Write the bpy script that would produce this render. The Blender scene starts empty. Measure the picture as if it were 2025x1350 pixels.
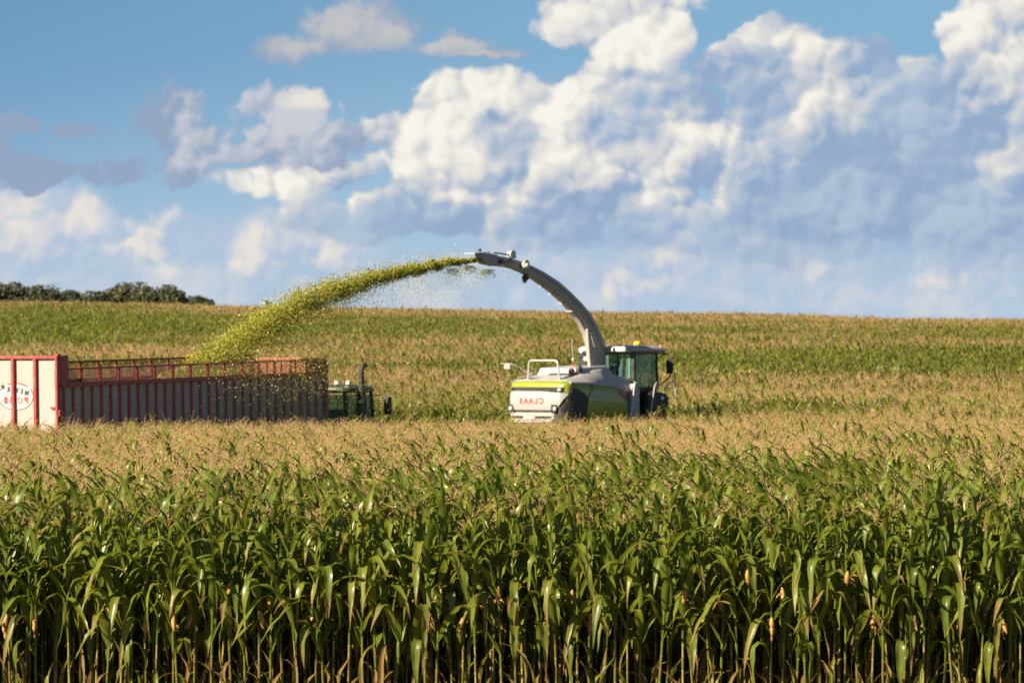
import bpy, bmesh, math, random
import numpy as np
from mathutils import Vector, Matrix

# ------------------------------------------------------------------ camera, sky, sun, exposure
SC = bpy.context.scene
COL = SC.collection
R = math.radians
FPX, CX, HY, CAMZ = 7600.0, 1012.5, 706.0, 4.05          # focal length in photo pixels, centre column, eye-level row, eye height


def lin(r, g, b):
    return tuple(((c / 255) / 12.92 if c / 255 <= 0.04045 else ((c / 255 + 0.055) / 1.055) ** 2.4) for c in (r, g, b))


cam_data = bpy.data.cameras.new('camera')
cam = bpy.data.objects.new('camera', cam_data)
COL.objects.link(cam)
cam.location = (0, 0, CAMZ)
cam.rotation_euler = (R(90), 0, 0)
cam_data.sensor_width = 36
cam_data.lens = 36 * FPX / 2025
cam_data.shift_y = (HY - 675) / 2025
cam_data.clip_start = 0.5
cam_data.clip_end = 20000
cam_data.dof.use_dof = True
cam_data.dof.focus_distance = 57
cam_data.dof.aperture_fstop = 3.2
SC.camera = cam

SUN_AZ, SUN_EL = 236.0, 30.0                               # to the sun, clockwise from the view direction
sun_dir = Vector((math.sin(R(SUN_AZ)) * math.cos(R(SUN_EL)), math.cos(R(SUN_AZ)) * math.cos(R(SUN_EL)), math.sin(R(SUN_EL))))
sun_data = bpy.data.lights.new('sun', 'SUN')
sun_data.energy = 5.0
sun_data.angle = R(0.5)
sun_data.color = (1.0, 0.84, 0.62)
sun = bpy.data.objects.new('sun', sun_data)
COL.objects.link(sun)
sun.location = (-60, -40, 60)
sun.rotation_euler = sun_dir.to_track_quat('Z', 'Y').to_euler()

SC.view_settings.view_transform = 'Standard'
SC.view_settings.look = 'None'
EXPOSURE = 1.32
SC.view_settings.exposure = EXPOSURE
SC.view_settings.gamma = 1
SC.render.engine = 'CYCLES'
SC.cycles.max_bounces = 6
SC.cycles.diffuse_bounces = 3
SC.cycles.glossy_bounces = 2
SC.cycles.transmission_bounces = 3
SC.cycles.transparent_max_bounces = 8
SC.cycles.use_denoising = False
SC.cycles.sample_clamp_indirect = 4


class Nodes:
    """small helper to write node trees as expressions"""

    def __init__(self, tree):
        self.t = tree

    def new(self, kind, **props):
        n = self.t.nodes.new(kind)
        for k, v in props.items():
            setattr(n, k, v)
        return n

    def put(self, sock, v):
        if isinstance(v, bpy.types.NodeSocket):
            self.t.links.new(v, sock)
        elif v is not None:
            sock.default_value = v

    def m(self, op, a, b=None, c=None, clamp=False):
        n = self.new('ShaderNodeMath', operation=op, use_clamp=clamp)
        for i, v in enumerate((a, b, c)):
            self.put(n.inputs[i], v)
        return n.outputs[0]

    def v(self, op, a, b=None, c=None, scale=None):
        n = self.new('ShaderNodeVectorMath', operation=op)
        for i, v in enumerate((a, b, c)):
            if v is not None:
                self.put(n.inputs[i], v)
        if scale is not None:
            self.put(n.inputs['Scale'], scale)
        return n.outputs['Value'] if op in ('LENGTH', 'DOT_PRODUCT', 'DISTANCE') else n.outputs[0]

    def noise(self, vec, scale, detail=6, rough=0.55, color=False, distortion=0, lac=2.0, dims='3D'):
        n = self.new('ShaderNodeTexNoise', noise_dimensions=dims)
        self.put(n.inputs['Vector'], vec)
        n.inputs['Scale'].default_value = scale
        n.inputs['Detail'].default_value = detail
        n.inputs['Roughness'].default_value = rough
        n.inputs['Lacunarity'].default_value = lac
        n.inputs['Distortion'].default_value = distortion
        return n.outputs['Color' if color else 'Fac']

    def mix(self, f, a, b, blend='MIX'):
        n = self.new('ShaderNodeMix', data_type='RGBA', blend_type=blend)
        self.put(n.inputs[0], f)
        for s, v in ((n.inputs[6], a), (n.inputs[7], b)):
            if isinstance(v, (tuple, list)) and len(v) == 3:
                v = (*v, 1)
            self.put(s, v)
        return n.outputs[2]

    def ramp(self, f, lo, hi, smooth=True):
        n = self.new('ShaderNodeMapRange', interpolation_type='SMOOTHSTEP' if smooth else 'LINEAR')
        self.put(n.inputs[0], f)
        self.put(n.inputs[1], lo)
        self.put(n.inputs[2], hi)
        return n.outputs[0]

    def comb(self, x, y, z=0.0):
        n = self.new('ShaderNodeCombineXYZ')
        for i, v in enumerate((x, y, z)):
            self.put(n.inputs[i], v)
        return n.outputs[0]


# ------------------------------------------------------------------ sky: Nishita daylight with procedural cumulus painted by direction
SKY_STRENGTH = 0.052
world = bpy.data.worlds.new('World')
SC.world = world
world.use_nodes = True
wt = world.node_tree
wt.nodes.clear()
W = Nodes(wt)
w_out = W.new('ShaderNodeOutputWorld')
w_bg = W.new('ShaderNodeBackground')
w_bg.inputs['Strength'].default_value = SKY_STRENGTH
direction = W.new('ShaderNodeTexCoord').outputs['Generated']
dsep = W.new('ShaderNodeSeparateXYZ')
wt.links.new(direction, dsep.inputs[0])
az = W.m('ARCTAN2', dsep.outputs[0], dsep.outputs[1])
el = W.m('ARCSINE', dsep.outputs[2])
U = W.m('MULTIPLY', az, 7.6)                               # 1 unit of U, V = 7.5 degrees
V = W.m('MULTIPLY', el, 7.6)
nish = W.new('ShaderNodeTexSky', sky_type='NISHITA', sun_disc=False)
nish.sun_elevation = R(SUN_EL)
nish.sun_rotation = R(SUN_AZ)
nish.altitude = 50
nish.dust_density = 0.6
nish.ozone_density = 1.6
lifted = W.v('NORMALIZE', W.comb(dsep.outputs[0], dsep.outputs[1], W.m('ADD', W.m('MULTIPLY', dsep.outputs[2], 3.6), 0.1)))
wt.links.new(lifted, nish.inputs['Vector'])


def C(r, g, b):
    return tuple(c / SKY_STRENGTH / 2 ** EXPOSURE for c in lin(r, g, b))


P0 = W.comb(U, V)
warp = W.v('SUBTRACT', W.noise(P0, 4.5, 3, 0.5, color=True), (0.5, 0.5, 0.5))
warp2 = W.v('SUBTRACT', W.noise(P0, 15.0, 5, 0.6, color=True), (0.5, 0.5, 0.5))
P = W.v('ADD', W.v('ADD', P0, W.v('MULTIPLY', warp, (0.08, 0.06, 0.0))), W.v('MULTIPLY', warp2, (0.05, 0.05, 0.0)))


def lumps(vec, scale, k):
    n = W.new('ShaderNodeTexVoronoi', voronoi_dimensions='2D', feature='F1')
    W.put(n.inputs['Vector'], vec)
    n.inputs['Scale'].default_value = scale
    d = n.outputs['Distance']
    return W.m('MULTIPLY', W.m('MULTIPLY', d, d), -k)


def puffs(vec):
    """cauliflower height: round lumps that meet in creases, smaller lumps riding on them"""
    return W.m('ADD', lumps(vec, 5.4, 1.0), W.m('ADD', lumps(vec, 12.5, 0.42), lumps(vec, 30.0, 0.2)))


def blobs(vec, items, k=0.25):
    best = None
    for (px, py, rx, ry) in items:
        inv = (1000.0 / rx, 1000.0 / ry, 0.0)
        off = (-(px - CX) / rx, -(HY - py) / ry, 0.0)
        d = W.v('LENGTH', W.v('MULTIPLY_ADD', vec, inv, off))
        best = d if best is None else W.m('SMOOTH_MIN', best, d, k)
    return W.m('SUBTRACT', 1.0, best)


def madd(a, b, c):
    return W.m('MULTIPLY_ADD', a, b, c)


LIGHT = (-0.014, 0.016, 0.0)                               # step towards the sun across the cloud face
h_puff = puffs(P)
relief = W.m('SUBTRACT', h_puff, puffs(W.v('ADD', P, LIGHT)))      # positive where a lump faces the sun
puff_c = W.m('ADD', h_puff, 0.34)
h_big = W.noise(P0, 6.0, 3, 0.5)
h_fine = W.noise(P, 13.0, 7, 0.6)
fine_c = W.m('SUBTRACT', h_fine, 0.5)
big_c = W.m('SUBTRACT', h_big, 0.5)


def over(base, alpha, col):
    return W.mix(alpha, base, col)


sky = W.mix(W.ramp(V, 0.0, 0.6, False), C(184, 206, 225), C(134, 178, 209))
sky = W.mix(W.ramp(madd(U, -0.35, V), 0.40, 1.15), sky, C(110, 154, 194))

# low far haze clouds
f0 = blobs(P, [(-300, 480, 300, 110), (2350, 540, 350, 100), (70, 470, 190, 120), (160, 430, 90, 80), (285, 500, 150, 90), (480, 510, 150, 85), (640, 500, 150, 80), (400, 570, 500, 90), (1000, 570, 500, 90),
               (1330, 535, 140, 75), (1450, 480, 160, 70), (1600, 560, 400, 90), (1850, 560, 320, 90), (1180, 540, 140, 70)])
d0 = W.m('ADD', f0, madd(big_c, 1.0, W.m('MULTIPLY', puff_c, 0.5)))
l0 = madd(relief, 1.1, madd(fine_c, 1.0, W.m('MULTIPLY', big_c, 1.4)))
c0 = W.mix(W.ramp(l0, -0.3, 0.45), C(176, 197, 220), C(211, 214, 220))
sky = over(sky, W.m('MULTIPLY', W.ramp(d0, -0.25, 0.5), 0.85), c0)
f0b = blobs(P, [(165, 425, 70, 70), (285, 475, 85, 72), (620, 480, 80, 60), (480, 500, 85, 62), (50, 450, 110, 75), (1330, 520, 55, 42), (1500, 455, 80, 30), (1580, 520, 60, 30), (1860, 555, 70, 30), (1240, 560, 60, 28)])
d0b = W.m('ADD', f0b, madd(big_c, 0.6, madd(fine_c, 1.0, W.m('MULTIPLY', puff_c, 0.9))))
c0b = W.mix(W.ramp(madd(f0b, 0.45, madd(relief, 2.0, W.m('MULTIPLY', fine_c, 0.9))), -0.3, 0.7), C(178, 194, 219), C(236, 229, 219))
sky = over(sky, W.m('MULTIPLY', W.ramp(d0b, -0.1, 0.4), 0.85), c0b)

# high thin grey wisp
f1 = blobs(P, [(690, 45, 130, 58), (590, 92, 80, 36), (770, 68, 120, 40), (880, 90, 120, 24), (960, 108, 80, 14)], 0.4)
d1 = madd(fine_c, 1.9, madd(puff_c, 0.7, f1))
c1 = W.mix(W.ramp(madd(relief, 1.2, madd(fine_c, 0.6, W.m('MULTIPLY', f1, 0.6))), -0.2, 0.6), C(152, 166, 188), C(198, 197, 198))
sky = over(sky, W.m('MULTIPLY', W.ramp(d1, -0.2, 0.6), 0.9), c1)

# the great cumulus bank: body first, then how far the sun reaches into it
body = [(1250, 40, 175, 110), (1170, 160, 90, 60), (1530, 90, 90, 55), (1690, 130, 140, 60), (1960, 80, 115, 150), (880, 215, 110, 80), (970, 200, 90, 60), (1000, 310, 300, 130), (790, 250, 70, 50),
        (1300, 300, 420, 180), (1700, 330, 420, 230), (1950, 340, 250, 200), (600, 355, 170, 48), (1000, 410, 420, 80), (1180, 450, 220, 50), (1760, 440, 360, 95), (1080, 190, 80, 50), (1440, 130, 80, 60), (2330, 330, 330, 170)]
f2 = blobs(P, body, 0.2)
d2 = W.m('ADD', f2, madd(big_c, 0.3, madd(puff_c, 0.7, W.m('MULTIPLY', fine_c, 0.5))))
a2 = W.m('MULTIPLY', W.ramp(d2, -0.06, 0.13), W.ramp(madd(big_c, 0.2, madd(fine_c, 0.12, V)), 0.13, 0.25))
litf = blobs(P, [(1250, 50, 200, 125), (1110, 180, 110, 48), (870, 200, 120, 85), (960, 185, 90, 60), (1060, 220, 110, 65), (815, 250, 110, 50), (1590, 100, 55, 44), (1900, 60, 80, 80), (1965, 150, 85, 75), (1320, 330, 95, 80),
                 (1385, 255, 100, 55), (1620, 205, 85, 75), (650, 340, 95, 52), (530, 370, 115, 34), (925, 330, 110, 90), (1090, 300, 90, 75), (770, 325, 60, 40), (1180, 330, 90, 60), (1985, 325, 55, 30), (1540, 75, 40, 30)], 0.35)
shd = blobs(P, [(1450, 145, 110, 70), (1270, 178, 95, 46), (1000, 265, 62, 36), (1810, 300, 230, 240), (1230, 255, 70, 42), (1750, 470, 300, 70), (1500, 430, 170, 60), (1180, 440, 190, 60), (800, 440, 190, 45), (1500, 240, 70, 70), (1570, 45, 70, 32)], 0.35)
shd = madd(puff_c, 0.8, madd(fine_c, 1.5, shd))
lit = madd(litf, 0.5, madd(relief, 2.5, madd(fine_c, 0.5, madd(puff_c, 0.55, madd(big_c, 0.5, W.m('MULTIPLY', W.m('SUBTRACT', V, 0.42), 0.7))))))
lit = madd(W.ramp(shd, -0.35, 0.55), -0.62, W.m('ADD', lit, 0.17))
shade_c = W.mix(W.ramp(madd(relief, 1.7, madd(fine_c, 1.0, W.m('MULTIPLY', big_c, 1.3))), -0.4, 0.5), C(148, 172, 203), C(178, 196, 216))
c2 = W.mix(W.ramp(lit, -0.6, 0.3), shade_c, C(204, 208, 214))
c2 = W.mix(W.ramp(lit, -0.02, 0.62), c2, C(228, 226, 220))
c2 = W.mix(W.ramp(madd(relief, 0.8, madd(fine_c, 0.7, lit)), 0.3, 1.15), c2, C(248, 244, 235))
sky = over(sky, a2, c2)

# grey-blue scraps in front, left
f3 = blobs(P, [(30, 252, 120, 30), (130, 262, 50, 24), (-20, 300, 70, 46), (110, 345, 190, 38), (245, 338, 80, 36), (345, 240, 70, 66), (420, 300, 110, 54), (540, 285, 145, 70), (560, 225, 85, 50), (680, 275, 80, 36), (600, 320, 90, 28)], 0.3)
d3 = madd(fine_c, 2.2, madd(big_c, 0.6, madd(puff_c, 0.9, f3)))
l3 = madd(relief, 1.8, madd(fine_c, 1.3, W.m('MULTIPLY', blobs(P, [(560, 240, 120, 70), (590, 195, 60, 30), (430, 285, 60, 30)]), 0.45)))
c3 = W.mix(W.ramp(l3, -0.5, 0.4), C(148, 166, 194), C(203, 206, 213))
c3 = W.mix(W.ramp(madd(fine_c, 1.3, blobs(P, [(600, 198, 66, 26)])), 0.0, 0.9), c3, C(236, 230, 221))
sky = over(sky, W.m('MULTIPLY', W.ramp(d3, -0.08, 0.28), 0.95), c3)

# clouds only where the view looks; the plain daylight sky everywhere else
front = W.m('MULTIPLY', W.ramp(W.m('ABSOLUTE', U), 2.4, 1.5), W.ramp(V, 1.7, 0.95))
front = W.m('MULTIPLY', front, W.ramp(V, -0.4, -0.1))
w_bg2 = W.new('ShaderNodeBackground')
w_bg2.inputs['Strength'].default_value = SKY_STRENGTH
wt.links.new(nish.outputs[0], w_bg2.inputs['Color'])
wt.links.new(sky, w_bg.inputs['Color'])
w_mix = W.new('ShaderNodeMixShader')
wt.links.new(front, w_mix.inputs[0])
wt.links.new(w_bg2.outputs[0], w_mix.inputs[1])
wt.links.new(w_bg.outputs[0], w_mix.inputs[2])
wt.links.new(w_mix.outputs[0], w_out.inputs['Surface'])

# ------------------------------------------------------------------ helpers
RNG = np.random.default_rng(7)


def tag(o, label=None, cat=None, group=None, kind=None):
    for k, val in (('label', label), ('category', cat), ('group', group), ('kind', kind)):
        if val:
            o[k] = val
    return o


def link(name, mesh, parent=None, mats=()):
    for m_ in mats:
        mesh.materials.append(m_)
    o = bpy.data.objects.new(name, mesh)
    COL.objects.link(o)
    if parent is not None:
        o.parent = parent
    return o


def empty(name, loc=(0, 0, 0), rz=0.0):
    o = bpy.data.objects.new(name, None)
    o.empty_display_size = 0.3
    COL.objects.link(o)
    o.location = loc
    o.rotation_euler = (0, 0, rz)
    return o


def fast_mesh(name, verts, faces, smooth=False, midx=None):
    """faces: (n,4) quads, last index -1 for a triangle is not used here"""
    me = bpy.data.meshes.new(name)
    verts = np.asarray(verts, dtype=np.float32)
    faces = np.asarray(faces, dtype=np.int32)
    n, k = faces.shape
    me.vertices.add(len(verts))
    me.vertices.foreach_set('co', verts.ravel())
    me.loops.add(n * k)
    me.loops.foreach_set('vertex_index', faces.ravel())
    me.polygons.add(n)
    me.polygons.foreach_set('loop_start', np.arange(0, n * k, k, dtype=np.int32))
    if midx is not None:
        me.polygons.foreach_set('material_index', np.asarray(midx, dtype=np.int32))
    me.polygons.foreach_set('use_smooth', np.full(n, smooth, dtype=bool))
    me.update(calc_edges=True)
    return me


def vert_attr(me, name, kind, data):
    a = me.attributes.new(name, kind, 'POINT')
    a.data.foreach_set('value' if kind in ('FLOAT', 'INT') else 'vector', np.asarray(data).ravel())


class MB:
    """collects shapes for one mesh object"""

    def __init__(self):
        self.bm = bmesh.new()

    def poly(self, pts):
        vs = [self.bm.verts.new(p) for p in pts]
        return self.bm.faces.new(vs)

    def box(self, c, s, rot=None, taper=None):
        sx, sy, sz = s[0] / 2, s[1] / 2, s[2] / 2
        pts = []
        for z in (-sz, sz):
            k = taper if (taper and z > 0) else 1
            for x, y in ((-sx, -sy), (sx, -sy), (sx, sy), (-sx, sy)):
                p = Vector((x * k, y * k, z))
                if rot is not None:
                    p = rot @ p
                pts.append(p + Vector(c))
        v = [self.bm.verts.new(p) for p in pts]
        for f in ((3, 2, 1, 0), (4, 5, 6, 7), (0, 1, 5, 4), (1, 2, 6, 5), (2, 3, 7, 6), (3, 0, 4, 7)):
            self.bm.faces.new([v[i] for i in f])
        return self

    def bar(self, a, b, w, h, up=(0, 0, 1)):
        a, b = Vector(a), Vector(b)
        d = b - a
        y = d.normalized()
        x = y.cross(Vector(up))
        if x.length < 1e-4:
            x = y.cross(Vector((1, 0, 0)))
        x.normalize()
        z = x.cross(y)
        rot = Matrix((x, y, z)).transposed()
        return self.box((a + b) / 2, (w, d.length, h), rot)

    def prism(self, pts2, axis, lo, hi):
        """closed outline extruded along an axis; pts2 are the two other coordinates in order"""
        def mk(p, t):
            q = list(p)
            q.insert('xyz'.index(axis), t)
            return q
        a = [self.bm.verts.new(mk(p, lo)) for p in pts2]
        b = [self.bm.verts.new(mk(p, hi)) for p in pts2]
        n = len(pts2)
        self.bm.faces.new(a[::-1])
        self.bm.faces.new(b)
        for i in range(n):
            self.bm.faces.new((a[i], a[(i + 1) % n], b[(i + 1) % n], b[i]))
        return self

    def loft(self, rings, cap=True, closed=True):
        rs = [[self.bm.verts.new(p) for p in r_] for r_ in rings]
        n = len(rs[0])
        for r0, r1 in zip(rs, rs[1:]):
            for i in range(n if closed else n - 1):
                self.bm.faces.new((r0[i], r0[(i + 1) % n], r1[(i + 1) % n], r1[i]))
        if cap and closed:
            self.bm.faces.new(rs[0][::-1])
            self.bm.faces.new(rs[-1])
        return self

    def tube(self, pts, r, n=10, cap=True):
        pts = [Vector(p) for p in pts]
        rad = r if isinstance(r, (list, tuple)) else [r] * len(pts)
        rings = []
        ref = None
        for i, p in enumerate(pts):
            d = (pts[min(i + 1, len(pts) - 1)] - pts[max(i - 1, 0)]).normalized()
            if ref is None:
                ref = Vector((0, 0, 1)) if abs(d.z) < 0.9 else Vector((1, 0, 0))
            x = d.cross(ref)
            if x.length < 1e-5:
                x = d.cross(Vector((0.3, 1, 0)))
            x.normalize()
            y = d.cross(x).normalized()
            ref = y.cross(d) * 0 + (-y if False else x.cross(d))
            rings.append([p + (x * math.cos(2 * math.pi * k / n) + y * math.sin(2 * math.pi * k / n)) * rad[i] for k in range(n)])
        return self.loft(rings, cap)

    def lathe(self, prof, n=20, c=(0, 0, 0), axis='z'):
        """prof: (radius, height) pairs"""
        rings = []
        for r_, h in prof:
            ring = []
            for k in range(n):
                a = 2 * math.pi * k / n
                p = (r_ * math.cos(a), r_ * math.sin(a), h)
                if axis == 'x':
                    p = (p[2], p[0], p[1])
                elif axis == 'y':
                    p = (p[1], p[2], p[0])
                ring.append((p[0] + c[0], p[1] + c[1], p[2] + c[2]))
            rings.append(ring)
        return self.loft(rings)

    def grid(self, fn, nu, nv, thick=None):
        """sheet fn(u, v) -> point; thick: an offset vector that closes it into a slab"""
        def sheet(off):
            return [[self.bm.verts.new(Vector(fn(i / nu, j / nv)) + off) for j in range(nv + 1)] for i in range(nu + 1)]
        a = sheet(Vector((0, 0, 0)))
        for i in range(nu):
            for j in range(nv):
                self.bm.faces.new((a[i][j], a[i + 1][j], a[i + 1][j + 1], a[i][j + 1]))
        if thick is not None:
            b = sheet(Vector(thick))
            for i in range(nu):
                for j in range(nv):
                    self.bm.faces.new((b[i][j + 1], b[i + 1][j + 1], b[i + 1][j], b[i][j]))
            for i in range(nu):
                self.bm.faces.new((a[i + 1][0], a[i][0], b[i][0], b[i + 1][0]))
                self.bm.faces.new((a[i][nv], a[i + 1][nv], b[i + 1][nv], b[i][nv]))
            for j in range(nv):
                self.bm.faces.new((a[0][j], a[0][j + 1], b[0][j + 1], b[0][j]))
                self.bm.faces.new((a[nu][j + 1], a[nu][j], b[nu][j], b[nu][j + 1]))
        return self

    def build(self, name, mat, parent=None, smooth=False, bevel=0.0, seg=2):
        bm = self.bm
        bmesh.ops.recalc_face_normals(bm, faces=bm.faces)
        me = bpy.data.meshes.new(name)
        bm.to_mesh(me)
        bm.free()
        if smooth:
            me.polygons.foreach_set('use_smooth', [True] * len(me.polygons))
            if smooth != 'all':
                me.set_sharp_from_angle(angle=R(38))
        o = link(name, me, parent, [mat])
        if bevel:
            b = o.modifiers.new('bevel', 'BEVEL')
            b.width = bevel
            b.segments = seg
            b.limit_method = 'ANGLE'
            b.angle_limit = R(40)
            b.harden_normals = False
        return o


# ------------------------------------------------------------------ materials
def new_mat(name):
    m_ = bpy.data.materials.new(name)
    m_.use_nodes = True
    nt = m_.node_tree
    bsdf = nt.nodes['Principled BSDF']
    return m_, Nodes(nt), bsdf, nt.nodes['Material Output']


def attr(N, name, geo=True):
    n = N.new('ShaderNodeAttribute', attribute_name=name)
    n.attribute_type = 'GEOMETRY'
    return n.outputs['Fac']


def obj_random(N):
    return N.new('ShaderNodeObjectInfo').outputs['Random']


def paint(name, rgb, rough=0.4, metal=0.0, dirt=0.25, dirt_rgb=(0.30, 0.24, 0.15), scale=3.0, coat=0.0, spec=0.5):
    """painted or bare surface with uneven field dust"""
    m_, N, b, _ = new_mat(name)
    co = N.new('ShaderNodeTexCoord').outputs['Object']
    n1 = N.noise(co, scale, 6, 0.62)
    n2 = N.noise(co, scale * 9, 3, 0.6)
    f = N.m('MULTIPLY', N.ramp(N.m('ADD', N.m('MULTIPLY', n1, 0.75), N.m('MULTIPLY', n2, 0.3)), 0.42, 0.78), dirt)
    N.put(b.inputs['Base Color'], N.mix(f, rgb, dirt_rgb))
    N.put(b.inputs['Roughness'], N.m('ADD', rough, N.m('MULTIPLY', f, 0.5), clamp=True))
    b.inputs['Metallic'].default_value = metal
    b.inputs['Coat Weight'].default_value = coat
    b.inputs['Specular IOR Level'].default_value = spec
    return m_


def leaf_material(name, green_a, green_b, dry_a, dry_b, trans=0.35):
    m_, N, b, out = new_mat(name)
    rnd = obj_random(N)
    dry = attr(N, 'dry')
    lf = attr(N, 'leafrnd')
    across = attr(N, 'across')
    along = attr(N, 'along')
    co = N.new('ShaderNodeTexCoord').outputs['Object']
    n1 = N.noise(co, 7.0, 4, 0.6)
    n2 = N.noise(co, 38.0, 3, 0.6)
    g = N.mix(N.m('ADD', N.m('MULTIPLY', N.m('ADD', rnd, lf), 0.5), N.m('MULTIPLY', N.m('SUBTRACT', n1, 0.5), 0.8), clamp=True), green_a, green_b)
    vein = N.ramp(N.m('ABSOLUTE', across), 0.14, 0.05)
    g = N.mix(N.m('MULTIPLY', vein, 0.6), g, (0.26, 0.30, 0.10))
    stripe = N.m('SINE', N.m('MULTIPLY', across, 55.0))
    g = N.mix(N.m('MULTIPLY', N.m('MULTIPLY_ADD', stripe, 0.5, 0.5), 0.22), g, (0.11, 0.17, 0.03))
    d = N.mix(n2, dry_a, dry_b)
    # dried tips and scorched margins
    edge = N.m('ADD', N.m('MULTIPLY', N.m('POWER', along, 2.2), 1.1), N.m('MULTIPLY', N.m('POWER', N.m('ABSOLUTE', across), 5.0), 0.5))
    df = N.m('ADD', N.m('MULTIPLY', dry, 1.15), N.m('MULTIPLY', edge, N.m('ADD', lf, -0.05)))
    df = N.ramp(N.m('ADD', df, N.m('MULTIPLY', N.m('SUBTRACT', n1, 0.5), 0.9)), 0.35, 0.8)
    yel = N.ramp(N.m('ADD', df, N.m('MULTIPLY', lf, 0.2)), 0.1, 0.5)
    colr = N.mix(N.m('MULTIPLY', yel, 0.42), g, (0.22, 0.20, 0.045))
    colr = N.mix(df, colr, d)
    N.put(b.inputs['Base Color'], colr)
    N.put(b.inputs['Roughness'], N.m('MULTIPLY_ADD', df, 0.35, 0.36))
    b.inputs['Specular IOR Level'].default_value = 0.45
    tr = N.new('ShaderNodeBsdfTranslucent')
    N.put(tr.inputs['Color'], N.mix(0.35, colr, (0.30, 0.36, 0.03)))
    ms = N.new('ShaderNodeMixShader')
    ms.inputs[0].default_value = trans
    nt = m_.node_tree
    nt.links.new(b.outputs[0], ms.inputs[1])
    nt.links.new(tr.outputs[0], ms.inputs[2])
    nt.links.new(ms.outputs[0], out.inputs['Surface'])
    return m_


def noisy(name, a, b_, scale=8.0, rough=0.8, rnd=0.0, spec=0.3, trans=0.0, dims='Object'):
    m_, N, b, out = new_mat(name)
    co = N.new('ShaderNodeTexCoord').outputs[dims]
    f = N.noise(co, scale, 5, 0.6)
    f = N.ramp(f, 0.3, 0.7)
    if rnd:
        f = N.m('ADD', N.m('MULTIPLY', f, 1 - rnd), N.m('MULTIPLY', obj_random(N), rnd))
    colr = N.mix(f, a, b_)
    N.put(b.inputs['Base Color'], colr)
    b.inputs['Roughness'].default_value = rough
    b.inputs['Specular IOR Level'].default_value = spec
    if trans:
        tr = N.new('ShaderNodeBsdfTranslucent')
        N.put(tr.inputs['Color'], colr)
        ms = N.new('ShaderNodeMixShader')
        ms.inputs[0].default_value = trans
        m_.node_tree.links.new(b.outputs[0], ms.inputs[1])
        m_.node_tree.links.new(tr.outputs[0], ms.inputs[2])
        m_.node_tree.links.new(ms.outputs[0], out.inputs['Surface'])
    return m_


M_LEAF = leaf_material('maize_leaf', (0.08, 0.125, 0.012), (0.235, 0.262, 0.03), (0.15, 0.085, 0.025), (0.32, 0.21, 0.07), 0.45)
M_STALK = noisy('maize_stalk', (0.15, 0.17, 0.035), (0.30, 0.20, 0.05), 4.0, 0.6, 0.35)
M_TASSEL = noisy('maize_tassel', (0.39, 0.255, 0.12), (0.60, 0.425, 0.215), 12.0, 0.85, 0.45, 0.2, 0.2)
M_HUSK = noisy('maize_husk', (0.27, 0.15, 0.045), (0.44, 0.28, 0.10), 14.0, 0.7, 0.3)
M_SOIL = noisy('field_soil', (0.045, 0.03, 0.018), (0.11, 0.075, 0.045), 0.8, 0.95)

# ------------------------------------------------------------------ terrain
TX = np.array([100.0, 700.0, 1250.0, 1900.0])              # columns of the photo where the canopy profile was read
TD = np.array([130.0, 150.0, 183.0, 215.0, 260.0, 330.0])
TPY = np.array([[772, 737, 700, 678, 634, 600],
                [775, 748, 707, 676, 642, 612],
                [776, 752, 700, 674, 648, 619],
                [778, 757, 692, 676, 656, 634]], dtype=float)
CANOPY = 2.3


def ground_z(x, y):
    x = np.asarray(x, dtype=float)
    y = np.asarray(y, dtype=float)
    near = np.interp(y, [95, 104, 115, 130], [0, 0.07, 0.25, 0.45])
    px = CX + FPX * x / np.maximum(y, 10)
    tab = CAMZ + (HY - TPY) / FPX * TD[None, :] - CANOPY
    cols = np.stack([np.interp(y, TD, tab[i]) for i in range(4)])
    xs = np.clip(px, TX[0] - 400, TX[-1] + 400)
    w = np.clip((xs - TX[0]) / (TX[-1] - TX[0]) * 3, 0, 3)
    # smooth interpolation between the four profiles
    i = np.clip(np.searchsorted(TX, xs) - 1, 0, 2)
    t = np.clip((xs - TX[i]) / (TX[i + 1] - TX[i]), 0, 1)
    t = t * t * (3 - 2 * t)
    flat = cols.reshape(4, -1)
    idx = np.arange(flat.shape[1])
    far = flat[i.ravel(), idx] * (1 - t.ravel()) + flat[i.ravel() + 1, idx] * t.ravel()
    far = far.reshape(y.shape)
    k = np.clip((y - 122) / 16, 0, 1)
    k = k * k * (3 - 2 * k)
    z = near * (1 - k) + far * k
    drop = np.interp(y, [330, 350, 420, 600, 1500, 6000], [0, 0.15, 2.2, 5.5, 8.0, 8.0])
    return z - drop


def make_ground():
    ys = np.concatenate([np.linspace(-60, 88, 38), np.linspace(90, 345, 171), np.linspace(350, 700, 60), np.geomspace(720, 6000, 24)])
    us = np.linspace(-1, 1, 121)
    us = np.sign(us) * np.abs(us) ** 2.2
    gx = np.zeros((len(ys), len(us)))
    for i, y in enumerate(ys):
        gx[i] = us * (90 + max(y, 0) * 0.9)
    gy = np.repeat(ys[:, None], len(us), 1)
    gz = ground_z(gx, gy)
    v = np.stack([gx, gy, gz], -1).reshape(-1, 3)
    nr, nc = gx.shape
    a = (np.arange(nr - 1)[:, None] * nc + np.arange(nc - 1)[None, :]).ravel()
    f = np.stack([a, a + 1, a + nc + 1, a + nc], -1)
    o = link('ground', fast_mesh('ground', v, f, True), None, [M_SOIL])
    return tag(o, kind='structure')


ground = make_ground()


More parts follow.
